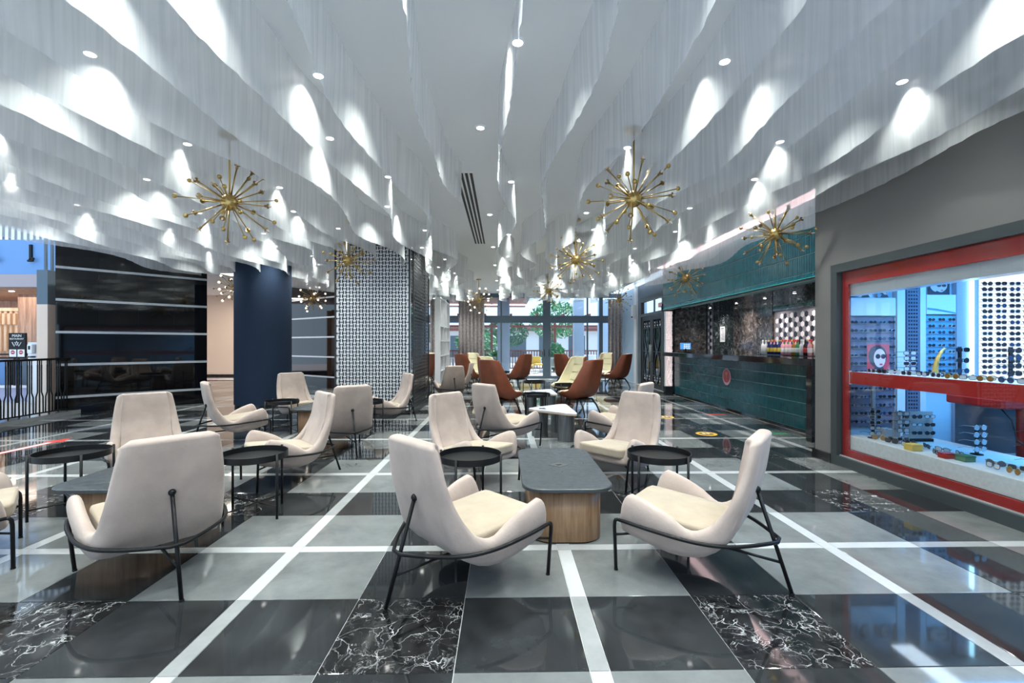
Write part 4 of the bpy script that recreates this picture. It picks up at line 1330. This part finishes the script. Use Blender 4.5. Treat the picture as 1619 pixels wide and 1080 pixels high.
def house():
    t = thing('far_pavilion', 'far low pavilion with pale walls and a reddish roof beyond the hedge', 'building', (1.0, 39, -.01))
    MB().box(-9, 10, 0, 5, 0, 2.6).build('wall', M['white'], t)
    MB().box(-9.6, 10.6, -.9, 5.6, 2.6, 2.85).build('roof_edge', M['red_wood'], t)
    for k in range(7):
        MB().box(-8 + 2.5 * k, -6.6 + 2.5 * k, -.03, 0, .4, 2.2).build('window', M['frame_blue'], t)
house()
def white_chair_proto():
    t = thing('terrace_chair', 'x', 'chair', group='white terrace chairs')
    MB().box(-.23, .23, -.22, .22, .42, .46).build('seat', M['white'], t)
    for x in (-.22, .22):
        for y, h in ((-.21, .44), (.21, .86)):
            MB().box(x - .02, x + .02, y - .02, y + .02, 0, h).build('leg', M['white'], t)
    for k in range(5):
        MB().box(-.17 + .075 * k, -.13 + .075 * k, .195, .215, .46, .82).build('slat', M['white'], t)
    MB().box(-.24, .24, .19, .225, .82, .88).build('top_rail', M['white'], t)
    return t
W0 = white_chair_proto()
for k, (x, y, h, lab) in enumerate(((-2.45, 20.9, 180, 'white slatted terrace chair outside at the far left of the glass front'), (-1.05, 22.4, 160, 'white slatted terrace chair outside beyond the left curtain'), (2.35, 20.9, 180, 'white slatted terrace chair just outside right of the door mullion'), (2.85, 22.4, 200, 'white slatted terrace chair outside in the right pane, farther back'), (-.6, 21.6, 185, 'white slatted terrace chair outside left of the pale column'))):
    if k == 0:
        W0.location = (x, y, -.01); W0.rotation_euler = (0, 0, h * D2R); W0['label'] = lab
    else:
        dup(W0, (x, y, -.01), h * D2R, lab)
def yellow_chair():
    t = thing('mustard_chair', 'x', 'chair', group='mustard terrace chairs')
    pad('seat', -.24, .24, .24, .40, .48, M['yellow'], t)
    o = pad('backrest', -.24, .24, .035, .48, .84, M['yellow'], t); o.location = (0, .22, 0)
    for x in (-.2, .2):
        for y in (-.2, .2):
            MB().tube([(x, y, .42), (x * 1.2, y * 1.2, 0)], .02, 7, r2=.012).build('leg', M['edge_wood'], t)
    return t
Y0 = yellow_chair()
for k, (x, y, h, lab) in enumerate(((1.15, 22.2, 150, 'mustard upholstered terrace chair outside the left glass door pane'), (1.75, 23.6, 20, 'mustard upholstered terrace chair outside, farther back at the door mullion'), (3.0, 21.3, 200, 'mustard upholstered terrace chair outside the right glass pane'))):
    if k == 0:
        Y0.location = (x, y, -.01); Y0.rotation_euler = (0, 0, h * D2R); Y0['label'] = lab
    else:
        dup(Y0, (x, y, -.01), h * D2R, lab)
t = thing('planter', 'white rectangular planter outside in front of the right terrace columns', 'planter', (4.1, 22.6, -.01))
MB().box(-.42, .42, -.2, .2, 0, .95, 0, .02).build('box', M['white'], t)
MB().box(-.37, .37, -.15, .15, .95, .96).build('soil', M['bark'], t)

# ------------------------------------------------------------------ left: railing, atrium and restaurant beyond
M['lavender'] = mat('lavender_wall_paint', (.42, .40, .56), .6)
M['blue_light_and_paint'] = mat('blue_fascia_light_and_paint', (.14, .30, .60), .6)  # blue lighting put into the fascia colour; plain blue for panels and swoosh
M['mauve'] = mat('mauve_grey_band', (.38, .33, .36), .6)
M['cream_wall'] = mat('cream_pilaster', (.78, .62, .52), .6)
M['pink_floor'] = mat('pale_pink_floor', (.70, .58, .62), .25)
def railing():
    A = Vector((-8.60, 6.4, 0)); B = Vector((-8.95, 10.0, 0)); d = B - A; L = d.length
    ang = math.atan2(d.y, d.x)
    t = thing('balustrade', 'black metal balustrade with forked bars on the left floor edge', 'railing', A, ang)
    MB().box(-.1, L + .3, -.02, .26, 0, .075).build('curb', M['strip_grey'], t)
    MB().box(-.1, L + .05, .10, .16, 1.13, 1.17).build('handrail', M['black_metal'], t)
    MB().box(-.1, L + .05, .115, .145, .10, .125).build('bottom_rail', M['black_metal'], t)
    st = MB().tube([(0, .13, .075), (0, .13, 1.13)], .012, 6).mesh('baluster', M['black_metal'])
    fk = MB()
    for s in (1, -1):
        fk.tube([(s * .062, .13, 1.05), (s * .062, .13, .52), (s * .03, .13, .43), (s * .026, .13, .11)], .0115, 6)
        fk.tube([(s * .062, .13, 1.05), (s * .062, .13, 1.13)], .009, 6)
    fk = fk.mesh('forked_bar', M['black_metal'])
    n = int(L / .21)
    for k in range(n + 1):
        link('baluster', st, t, (.21 * k, 0, 0))
        if k < n: link('forked_bar', fk, t, (.21 * k + .105, 0, 0))
railing()
struct('floor_atrium', MB().box(-26, -8.9, 4, 12.0, -.5, -.3), M['pink_floor'])
struct('wall_atrium', MB().box(-26, -12.0, 12.0, 12.15, -.5, .34), M['lavender'])
struct('trim_1', MB().box(-26, -12.0, 11.95, 12.2, .34, .39), M['white'])
struct('floor_restaurant', MB().box(-26, -12.0, 12.2, 20, -.1, 0.0), M['pink_floor'])
struct('wall_restaurant', MB().box(-26, -12.0, 16.0, 16.2, 0, 3.0), M['rest_wood'])
struct('trim_2', MB().box(-26, -11.0, 11.9, 12.15, 3.22, 4.1), M['blue_light_and_paint'])  # its blue glow is in the base colour, no blue lamp here
struct('trim_3', MB().box(-26, -11.0, 11.88, 12.15, 2.90, 3.22), M['mauve'])
struct('ceiling_restaurant', MB().box(-26, -12.0, 12.15, 16.0, 2.92, 3.05), M['rest_wood'])
struct('pillar_left', MB().box(-9.60, -9.38, 9.66, 9.86, -.3, 2.27), M['cream_wall'])
struct('pillar_left_upper', MB().box(-9.60, -9.38, 9.66, 9.86, 2.27, 2.98).box(-9.59, -9.55, 9.8, 9.84, 2.98, 4).box(-9.46, -9.42, 9.8, 9.84, 2.98, 4), M['frame_blue'])
t = thing('led_dot_strip', 'vertical string of tiny blue white LED dots on the left pillar edge', 'light', (-9.615, 9.70, 0))
for k in range(22):
    MB().ball((0, 0, .25 + .115 * k), .012, 6).build('led_dot', M['led_blue'], t)
def upper_rail():
    t = thing('upper_balustrade', 'blue lit balustrade on the upper gallery at top left', 'railing', (-17, 12.0, 4.1))
    MB().box(-5, 6, -.02, .02, 0.9, .95).build('handrail', M['black_metal'], t)
    me = MB().box(-.02, .02, -.015, .015, 0, .9).mesh('bar', M['frame_blue'])
    for k in range(70):
        link('bar', me, t, (-4.9 + .155 * k, 0, 0))
upper_rail()
for x, lab in ((-12.83, 'black bracket on the blue gallery fascia, left one'), (-11.95, 'black bracket on the blue gallery fascia, right one')):
    t = thing('bracket', lab, 'bracket', (x, 11.9, 3.55))
    MB().box(-.03, .03, -.04, 0, 0, .42).build('plate', M['black_metal'], t)
    MB().tube([(0, -.03, .04), (0, -.08, 0), (.10, -.08, 0), (.12, -.08, .08)], .03, 8).build('hook', M['black_metal'], t)
def slats():
    t = thing('slat_screen', 'pale wooden slat screen at the restaurant entrance', 'screen', (-15.0, 14.2, 0))
    for k in range(11):
        MB().box(-1.2 + .16 * k, -1.12 + .16 * k, 0, .06, 1.25, 2.45).build('slat', M['slat_wood'], t)
        MB().box(-1.2 + .16 * k, -1.12 + .16 * k, -.06, 0, 2.05, 2.38).build('short_slat', M['slat_wood'], t)
    MB().box(-1.25, .58, -.03, .09, 2.45, 2.55).build('head_rail', M['slat_wood'], t)
    MB().box(-1.25, .58, -.03, .09, 0, 1.25).build('base_panel', M['rest_wood'], t)
M['slat_wood'] = wood_mat('pale_slat_wood', (.55, .38, .24), (.80, .62, .45), .6, .5)
slats()
t = thing('wood_pillar', 'wood grained pillar at the restaurant entrance', 'pillar', (-14.05, 14.1, 0))
MB().box(-.31, .27, -.2, .2, .0, 2.92).build('cladding', M['rest_wood'], t)
MB().box(.27, .33, -.22, .2, .0, 2.3).build('dark_edge', M['black_wood'], t)
for x in (-13.6, -15.6, -17):
    o = MB().lathe([(.05, 2.905), (.06, 2.92)], 14, (x, 13.0, 0)).build('restaurant_downlight', M['lamp_face'])
    tag(o, {-13.6: 'round lamp in the restaurant soffit beside the wood pillar', -15.6: 'round lamp in the restaurant soffit over the slat screen', -17: 'round lamp in the restaurant soffit at the far left'}[x], 'lamp')
area_light('restaurant_light', (-15, 14, 2.85), (0, 0, 0), 4, 2.5, 90, (1.0, .82, .68))
def text_obj(name, s, size, m, parent, loc, rot=(PI / 2, 0, 0), ext=.0015):
    cu = bpy.data.curves.new(name, 'FONT'); cu.body = s; cu.size = size; cu.align_x = 'CENTER'; cu.extrude = ext; cu.resolution_u = 3
    o = bpy.data.objects.new(name, cu); COL.objects.link(o)
    dg = bpy.context.evaluated_depsgraph_get()
    me = bpy.data.meshes.new_from_object(o.evaluated_get(dg))
    bpy.data.objects.remove(o)
    me.materials.clear(); me.materials.append(m)
    q = link(name, me, parent, loc); q.rotation_euler = rot
    return q
def rest_sign():
    t = thing('restaurant_sign', 'black stand sign reading MAIN RESTAURANT with a white crown-like emblem', 'sign', (-12.06, 11.65, -.3))
    MB().box(-.20, .21, 0, .04, 1.42, 2.03).build('board', M['black_metal'], t)
    MB().box(-.03, .03, .01, .04, .02, 1.42).build('post', M['black_metal'], t)
    MB().box(-.2, .2, -.12, .16, 0, .02).build('foot', M['black_metal'], t)
    text_obj('lettering', 'MAIN', .095, M['white'], t, (0, -.003, 1.93))
    text_obj('lettering', 'RESTAURANT', .056, M['white'], t, (0, -.003, 1.865))
    mb = MB()
    Z = [(-.11, .10), (-.055, .0), (0, .12), (.055, .0), (.11, .10)]
    mb.tube([(x, -.004, 1.70 + z) for x, z in Z], .012, 4)
    mb.tube([(x, -.004, 1.70 + z) for x, z in [(-.05, .10), (0, .02), (.05, .10)]], .009, 4)
    mb.build('emblem', M['white'], t)
    for sx in (-.095, .105):
        MB().box(sx - .085, sx + .085, -.004, 0, 1.44, 1.62).build('notice_panel', M['white'], t)
        MB().lathe([(.05, 0), (.05, .004)], 18).xf(Matrix.Translation((sx, -.004, 1.55)) @ Matrix.Rotation(PI / 2, 4, 'X')).build('red_mark', M['sign_red'], t)
        MB().box(sx - .035, sx + .035, -.011, -.007, 1.543, 1.557).build('mark_bar', M['white'], t)
rest_sign()
def dispenser():
    t = thing('sanitiser_stand', 'hand sanitiser dispenser on a grey panel stand right of the restaurant sign', 'dispenser', (-11.56, 11.55, -.3))
    MB().box(-.13, .13, 0, .03, .0, 1.80).build('back_panel', M['silver_bar'], t)
    MB().box(-.06, .06, -.1, 0, 1.52, 1.75, 0, .02).build('unit', M['white'], t)
    MB().box(-.025, .025, -.103, -.098, 1.62, 1.71).build('window', M['black_metal'], t)
    MB().box(-.05, .05, -.11, 0, 1.42, 1.46).build('drip_tray', M['frame_grey'], t)
dispenser()
def buffet():
    t = thing('restaurant_counter', 'restaurant counter with blue, white and orange front panels behind the far railing', 'counter', (-13.4, 12.9, 0))
    MB().box(-3, 1.4, 0, .5, 0, 1.05).build('body', M['white'], t)
    MB().box(-3, 1.4, -.03, .53, 1.05, 1.09).build('top', M['black_metal'], t)
    cols = [M['blue_light_and_paint'], M['frame_blue'], M['white'], M['blue_light_and_paint'], M['black_metal']]
    for k in range(22):
        MB().box(-2.95 + .197 * k, -2.80 + .197 * k, -.03, 0, .1, 1.03).build('panel', cols[k % 5] if k not in (19, 21) else M['yellow'], t)
buffet()
def far_rail():
    t = thing('far_railing', 'thin black railing in front of the restaurant counter', 'railing', (-13.5, 12.1, .39))
    MB().box(-4, 1.5, -.02, .02, .78, .82).build('handrail', M['black_metal'], t)
    for k in range(12):
        MB().box(-3.9 + .48 * k, -3.87 + .48 * k, -.015, .015, 0, .78).build('post', M['black_metal'], t)
far_rail()
# ------------------------------------------------------------------ optician's shop behind the right-hand window
SH0, SH1 = -1.9, 5.68
struct('floor_shop', MB().box(4.22, 7.6, SH0, 5.7, -.06, .0), M['tile_grey'])
struct('ceiling_shop', MB().box(4.22, 7.6, SH0, 5.7, 2.46, 2.55), M['ceiling'])
struct('wall_shop_back', MB().box(7.4, 7.6, SH0, 5.85, 0, 2.46), M['white'])
struct('wall_shop_end', MB().box(4.22, 7.4, 5.70, 5.85, 0, 2.5), M['shop_wall'] if 'shop_wall' in M else mat('pale_shop_wall', (.55, .72, .82), .5))
struct('wall_shop_front', MB().box(4.22, 7.6, SH0 - .1, SH0, 0, 2.5), M['white'])
def shop_window():
    fr = MB()
    y0, y1 = -1.9, 5.55
    x0, x1 = 3.985, 4.16
    fr.box(x0, x1, y0, y1, 0.0, .115).box(x0, x1, y0, y1, 2.30, 2.40).box(x0, x1, y1 - .10, y1, .115, 2.30).box(x0, x1, y0, y0 + .1, .115, 2.30)
    w = struct('window_2', fr, M['frame_grey'])
    MB().box(4.04, 4.052, y0 + .1, y1 - .1, .115, 2.30).build('pane', M['glass'], w)
    MB().box(4.02, 4.04, y0 + .1, y1 - .1, .115, .125).build('glazing_bead', M['silver_bar'], w)
    MB().box(4.06, 4.08, y0 + .1, y1 - .1, 2.15, 2.30).build('red_band', M['red'], w)
    MB().box(4.06, 4.08, y0 + .1, y1 - .1, .115, .205).build('red_band', M['red'], w)
    MB().box(4.06, 4.08, y1 - .19, y1 - .1, .205, 2.15).build('red_band', M['red'], w)
    MB().box(4.09, 4.24, y0 + .1, y1 - .1, 2.02, 2.16).build('inner_pelmet', M['silver_bar'], w)
shop_window()
t = thing('display_plinth', 'low white washed display plinth inside the shop window', 'display plinth', (4.5, 2.0, 0))
MB().box(-.41, .45, -3.7, 3.43, .205, .365, 0, .006).build('deck', M['white_wood'], t)
MB().box(-.36, .40, -3.6, 3.4, 0, .205).build('base', M['red'], t)
t = thing('display_shelf', 'red edged white display shelf across the shop window', 'display shelf', (4.4, 2.0, 0))
MB().box(-.30, .28, -3.7, 3.43, 1.00, 1.118).build('shelf_board', M['white'], t)
MB().box(-.325, -.301, -3.7, 3.36, .985, 1.122).build('red_edge', M['red'], t)
MB().box(-.33, -.30, 3.36, 3.44, .97, 1.13).build('white_end', M['white'], t)
for y in (-2.5, 0, 3.40):
    MB().box(-.02, .02, y, y + .03, .365, 1.0).build('support', M['silver_bar'], t)

# lights of the shop: a blue-white ceiling panel and a tube on the end wall
area_light('shop_panel_light', (5.6, 3.6, 2.44), (0, 0, 0), 1.6, 3.2, 130, (.06, .42, 1.0))
area_light('shop_panel_light', (4.55, 3.9, 2.0), (0, 0, 0), .25, 2.6, 14, (.70, .85, 1.0))

def glasses_mesh(shape, fm, lm, name='sunglasses', open_=True):
    tail = ((.070, .075, .009), (.068, .13, -.012)) if open_ else ((.064, .012, .008), (-.03, .016, -.006))
    mb = MB()
    w = .030
    for s in (1, -1):
        n = 12; P = []
        for k in range(n):
            a = 2 * PI * k / n
            if shape == 'round': x, z = .023 * math.cos(a), .023 * math.sin(a)
            elif shape == 'aviator': x, z = .027 * math.cos(a) + .003 * math.sin(a), .022 * math.sin(a) - .004 * abs(math.cos(a))
            else:
                c, q = math.cos(a), math.sin(a)
                x, z = .027 * math.copysign(abs(c) ** .6, c), .019 * math.copysign(abs(q) ** .6, q)
            P.append((s * (w + .003) + s * x, 0, z))
        mb.add(P, [tuple(range(n))], 1)
        mb.add([(p[0], .002, p[2]) for p in P], [tuple(range(n))[::-1]], 1)
        mb.tube(P, .0022, 5, 0, closed=True)
        mb.tube([(s * .060, 0, .010), (s * .066, .004, .011), (s * tail[0][0], tail[0][1], tail[0][2]), (s * tail[1][0], tail[1][1] + (.004 if s > 0 and not open_ else 0), tail[1][2])], .0022, 5, 0)
    mb.tube([(-.012, 0, .005), (0, -.001, .009), (.012, 0, .005)], .002, 5, 0)
    me = mb.mesh(name, [fm, lm])
    return me
kinds = (('wayfarer', 'fr_black', 'lens_dark'), ('aviator', 'fr_gold', 'lens_blue'), ('round', 'fr_black', 'lens_blue'), ('wayfarer', 'fr_silver', 'lens_dark'),
         ('aviator', 'fr_black', 'lens_dark'), ('round', 'fr_gold', 'lens_amber'), ('wayfarer', 'fr_black', 'lens_clear'), ('round', 'fr_silver', 'lens_clear'))
GM = [glasses_mesh(a, M[b], M[c]) for a, b, c in kinds]
GF = [glasses_mesh(a, M[b], M[c], 'sunglasses', False) for a, b, c in kinds]
rg = random.Random(11)
def glasses(k, loc, rot, label, group, s=1.15, folded=False):
    o = link('sunglasses', (GF if folded else GM)[k % len(GM)], None, loc)
    o.rotation_euler = rot; o.scale = (s, s, s)
    tag(o, label, 'sunglasses', group)
    return o

# racks on the end wall
def rack(x0, x1, z0, z1, label, m, rows, cols, group, glab, edge=M['silver_bar'], s=1.1, yaw=0.0, dx=None, z_first=None, dz=None):
    t = thing('eyewear_rack', label, 'display rack', ((x0 + x1) / 2, 5.69, 0))
    w = (x1 - x0) / 2
    MB().box(-w, w, -.03, 0, z0, z1).build('panel', m, t)
    for sx in (-w - .012, w):
        MB().box(sx, sx + .012, -.045, 0, z0, z1).build('edge_trim', edge, t)
    dz = dz or (z1 - z0) / (rows + .3); zf = z_first or z1 - dz * .6
    for r in range(rows):
        z = zf - dz * r
        MB().box(-w + .01, w - .01, -.036, -.03, z - .022, z - .018).build('ledge', edge, t)
        for c in range(cols):
            x = x0 + (c + .5) * (x1 - x0) / cols
            glasses(rg.choice((0, 0, 4, 4, 2, 3, 1)), (x, 5.618, z), (0, 0, yaw * .4 + rg.uniform(-.08, .08)), f'{glab}, {ORD[r]} row, {ORD[c]} from left', group, s, True)
rack(4.27, 4.86, .42, 1.78, 'dark sunglasses rack on the left of the shop end wall', mat('dark_mauve_rack', (.22, .19, .25), .4), 13, 5, 'sunglasses on the dark rack', 'sunglasses on the dark rack', s=.80, yaw=.3)
rack(5.24, 5.62, .9, 1.80, 'blue lit sunglasses rack in the middle of the shop end wall', mat('sky_blue_rack', (.22, .50, .72), .4), 11, 3, 'sunglasses on the blue rack', 'sunglasses on the blue lit rack', s=.8, yaw=.3)
rack(5.92, 6.62, .35, 2.38, 'bright backlit white sunglasses rack at the right of the shop', M['lightbox'], 17, 4, 'sunglasses on the backlit rack', 'sunglasses on the bright backlit rack', s=1.05, yaw=-.12, z_first=2.20, dz=.069 * 1.0)

def wall_strip(name, x0, x1, z0, z1, m, label, cat='panel'):
    t = thing(name, label, cat, ((x0 + x1) / 2, 5.69, 0))
    MB().box(-(x1 - x0) / 2, (x1 - x0) / 2, -.06, 0, z0, z1).build('board', m, t)
    return t
wall_strip('wall_pier', 4.88, 4.98, 0, 2.44, M['white'], 'narrow white pier between the dark rack and the mesh panel')
t = wall_strip('mesh_panel', 5.0, 5.16, .5, 2.44, mat('dark_blue_grey_mesh', (.13, .16, .24), .5), 'tall dark perforated mesh panel on the shop end wall')
for k in range(40):
    for c in range(4):
        MB().box(-.06 + .032 * c, -.045 + .032 * c, -.064, -.06, .6 + .045 * k, .62 + .045 * k).build('hole', M['fr_black'], t)
t = wall_strip('wall_pier', 5.17, 5.24, 0, 2.44, M['white'], 'narrow white pier right of the mesh panel')
t = wall_strip('wall_pier', 5.63, 5.91, 0, 2.44, mat('lilac_grey_pier', (.42, .40, .48), .5), 'broad lilac grey pier carrying the bright light tube')
MB().box(.02, .05, -.09, -.06, .6, 2.42).build('tube_light', M['led_blue'], t)
wall_strip('header_board', 4.27, 4.86, 1.80, 2.02, M['white'], 'white blank header board above the dark rack')
t = wall_strip('header_board', 5.25, 5.62, 1.82, 2.06, M['white'], 'white header board with a blue swoosh above the blue rack')
MB().add([(-.18, -.062, 1.90), (-.05, -.062, 1.885), (.18, -.062, 1.84), (.18, -.062, 1.825), (-.05, -.062, 1.86), (-.18, -.062, 1.875)], [(0, 1, 4, 5), (1, 2, 3, 4)]).build('swoosh', M['blue_light_and_paint'], t)

# portrait prints above the racks
M['skin'] = mat('printed_skin_tone', (.70, .55, .50), .5)
M['print_blue'] = mat('printed_blue_ground', (.14, .36, .50), .5)
M['print_dark'] = mat('printed_dark', (.03, .03, .05), .5)
M['print_red'] = mat('printed_red', (.5, .05, .08), .5)
def disc_xz(cx, cz, rx, rz, y, n=18):
    return MB().add([(cx + rx * math.cos(2 * PI * k / n), y, cz + rz * math.sin(2 * PI * k / n)) for k in range(n)], [tuple(range(n))])
def portrait(loc, w, h, ground, hair, label, glasses_=True, standee=False):
    t = thing('portrait_print', label, 'poster', loc)
    MB().box(-w / 2, w / 2, 0, .008, 0, h).build('sheet', ground, t)
    disc_xz(-.01, h * .56, w * .42, h * .40, -.0008).build('hair', hair, t)
    MB().add([(-w * .3, -.0009, 0), (w * .34, -.0009, 0), (w * .12, -.0009, h * .3), (-w * .1, -.0009, h * .3)], [(0, 1, 2, 3)]).build('shoulders', M['print_dark'], t)
    disc_xz(.015, h * .50, w * .27, h * .33, -.0016).build('face', M['skin'], t)
    disc_xz(.03, h * .28, w * .075, h * .03, -.0024, 10).build('lips', M['print_red'], t)
    for s in (-1, 1):
        disc_xz(.025 + s * w * .12, h * .56, w * .115, h * (.085 if glasses_ else .035), -.0024, 12).build('glasses_print' if glasses_ else 'eye_print', M['print_dark'], t)
    return t
portrait((4.33, 5.66, 2.03), .14, .19, M['print_blue'], M['print_blue'], 'narrow blue portrait print at the far left of the shop wall', False)
portrait((4.50, 5.66, 2.03), .17, .19, M['white'], M['print_dark'], 'portrait print of a face on white, above the dark rack', False)
portrait((4.74, 5.66, 2.03), .17, .19, M['print_blue'], M['print_dark'], 'portrait print of a dark-hooded face above the dark rack')
portrait((5.44, 5.66, 2.06), .26, .21, M['print_dark'], M['skin'], 'dark portrait print of a person in sunglasses above the blue rack')
portrait((4.345, 5.27, 1.119), .26, .33, M['print_red'], M['print_dark'], 'standing print of a woman in sunglasses on the red edged shelf')

# things on the upper shelf
for k in range(44):
    row, c = k % 2, k // 2
    y = 5.14 - c * .155 - row * .07
    x = 4.155 + row * .11 + rg.uniform(-.01, .01)
    glasses(rg.choice((0, 1, 5, 2, 7, 3, 6)), (x, y, 1.147), (rg.uniform(-.15, .15), 0, -PI / 2 + rg.uniform(-.35, .35)), f'folded glasses on the red edged shelf, {ORD[c]} from left in the {("front", "rear")[row]} line', 'glasses on the upper shelf', 1.05, True)
def stand(x, y, z, h, n, label, m, glab, lens=None):
    t = thing('eyewear_stand', label, 'display stand', (x, y, z))
    MB().lathe([(.05, 0), (.05, .008), (.01, .014)], 16).build('foot', m, t)
    MB().box(-.011, .011, -.011, .011, .01, h).build('post', m, t)
    for k in range(n):
        zz = h - .04 - k * (h - .09) / max(1, n - 1)
        MB().box(-.05, .05, -.016, -.011, zz - .004, zz).build('bracket', m, t)
        glasses(rg.choice(lens or (0, 2, 4)), (x, y - .035, z + zz + .01), (0, 0, rg.uniform(-.08, .08)), f'{glab}, {ORD[k]} down', 'glasses on stands', 1.1)
stand(4.40, 4.95, 1.119, .26, 4, 'silver eyewear stand at the left of the upper shelf', M['fr_silver'], 'glasses on the silver stand at the left of the upper shelf', (7, 6, 3))
stand(4.58, 4.55, 1.119, .30, 3, 'black eyewear stand right of the golden tusk', M['fr_black'], 'dark sunglasses on the black stand right of the golden tusk')
stand(4.62, 4.12, 1.119, .30, 4, 'black eyewear stand in front of the bright tube light', M['fr_black'], 'dark sunglasses on the black stand in front of the bright tube')
stand(4.60, 3.80, 1.119, .30, 4, 'black eyewear stand at the right end of the upper shelf', M['fr_black'], 'dark sunglasses on the stand at the right end of the upper shelf')
t = thing('golden_tusk', 'curved golden tusk ornament standing on the upper shelf', 'ornament', (4.60, 4.80, 1.118))
MB().lathe([(.04, 0), (.04, .012), (.03, .016)], 18).build('stand', M['brass'], t)
MB().tube([(-.03, 0, .014), (-.032, 0, .08), (-.012, 0, .16), (.022, 0, .23), (.07, 0, .285)], .030, 12, r2=.012).build('horn', mat('golden_horn', (.70, .42, .10), .3, .3, noise=.35, nscale=12), t)

# things on the lower plinth
for k in range(40):
    row, c = k % 2, k // 2
    y = 5.10 - c * .17 - row * .08
    if 4.9 < y + .0 and row: continue
    x = 4.22 + row * .14 + rg.uniform(-.015, .015)
    if any(abs(x - bx) < .1 and abs(y - by) < .1 for bx, by in ((4.17, 4.62), (4.20, 4.30), (4.26, 4.18), (4.22, 3.05))): continue
    glasses(rg.choice((0, 1, 5, 2, 6, 3, 6, 4)), (x, y, .396), (rg.uniform(-.15, .15), 0, -PI / 2 + rg.uniform(-.6, .6)), f'folded glasses on the low white plinth, {ORD[c]} from left in the {("front", "rear")[row]} line', 'glasses on the white plinth', 1.15, True)
def board():
    t = thing('display_board', 'grey display board with three rows of spectacles on the white plinth', 'display board', (4.56, 5.05, .366))
    MB().box(-.22, .22, 0, .02, .03, .33).build('board', mat('grey_display_board', (.40, .38, .37), .6), t)
    MB().box(-.2, .2, .02, .1, 0, .03).build('easel_foot', M['black_metal'], t)
    MB().box(-.2, .2, -.03, .0, 0, .03).build('front_lip', M['black_metal'], t)
    for r in range(3):
        for c in range(3):
            glasses((0, 4, 6)[(r + c) % 3], (4.56 - .145 + .145 * c, 5.004, .366 + .28 - .09 * r), (0, 0, 0), f'spectacles on the grey display board, {ORD[r]} row, {ORD[c]} from left', 'spectacles on the grey board', .95, True)
board()
for x, y, sx, sy, h, m, lab in ((4.17, 4.62, .055, .05, .065, M['yellow'], 'small mustard yellow box on the white plinth'), (4.20, 4.30, .05, .04, .05, M['red'], 'small red case on the white plinth'), (4.26, 4.18, .05, .05, .055, M['leaf2'], 'small dark green case on the white plinth'), (4.22, 3.05, .12, .03, .03, M['white'], 'flat white tray of glasses near the right end of the white plinth'), (4.45, 5.28, .05, .05, .1, M['white'], 'small white block behind the left end of the plinth')):
    t = thing('small_box', lab, 'box', (x, y, .366))
    MB().box(-sx, sx, -sy, sy, 0, h * .7, 0, .004).build('body', m, t)
    MB().box(-sx - .002, sx + .002, -sy - .002, sy + .002, h * .7, h, 0, .003).build('lid', m, t)
stand(4.30, 4.92, .366, .36, 4, 'bent silver eyewear stand at the left of the white plinth', M['fr_silver'], 'glasses on the bent stand at the left of the plinth', (7, 3, 6))
stand(4.24, 5.22, .366, .34, 5, 'black eyewear stand at the far left of the white plinth', M['fr_black'], 'glasses on the black stand at the far left of the plinth', (3, 6))
stand(4.62, 4.42, .366, .30, 4, 'black eyewear stand right of the grey display board', M['fr_black'], 'glasses on the stand right of the grey board', (7, 3))
stand(4.62, 3.92, .366, .34, 3, 'broad black eyewear stand in the middle of the plinth', M['fr_black'], 'glasses on the stand in the middle of the plinth', (2, 5, 0))
stand(4.60, 3.52, .366, .32, 3, 'silver eyewear stand at the right of the plinth', M['fr_silver'], 'glasses on the silver stand at the right of the plinth', (5, 1))
def desk():
    t = thing('shop_desk', 'dark red shop desk with thick curved legs behind the window display', 'desk', (5.72, 4.75, 0))
    MB().box(-.80, .55, -.30, .30, .80, .90, 0, .02).build('desk_top', M['red'], t)
    for x in (-.25, .42):
        MB().tube(arc_pts([(x - .12, 0, .85), (x, 0, .80), (x, 0, .02)], .12), .06, 12).build('leg', M['red'], t)
    MB().box(-.75, .5, .2, .24, .25, .80).build('modesty_panel', M['frame_blue'], t)
    MB().tube([(-.72, -.1, .90), (-.74, -.32, .7), (-.70, -.33, .5), (-.6, -.3, .45)], .008, 6).build('cable', M['black_metal'], t)
desk()
t = thing('drawer_cabinet', 'pale blue drawer cabinet under the backlit rack', 'cabinet', (6.35, 5.42, 0))
MB().box(-.30, .30, -.16, .17, 0, .86).build('carcass', M['white'], t)
for k in range(6):
    dr = MB().box(-.29, .29, -.178, -.16, .03 + .138 * k, .155 + .138 * k).build('drawer', M['white'], t)
    MB().box(-.05, .05, -.19, -.178, .12 + .138 * k, .135 + .138 * k).build('handle', M['silver_bar'], dr)
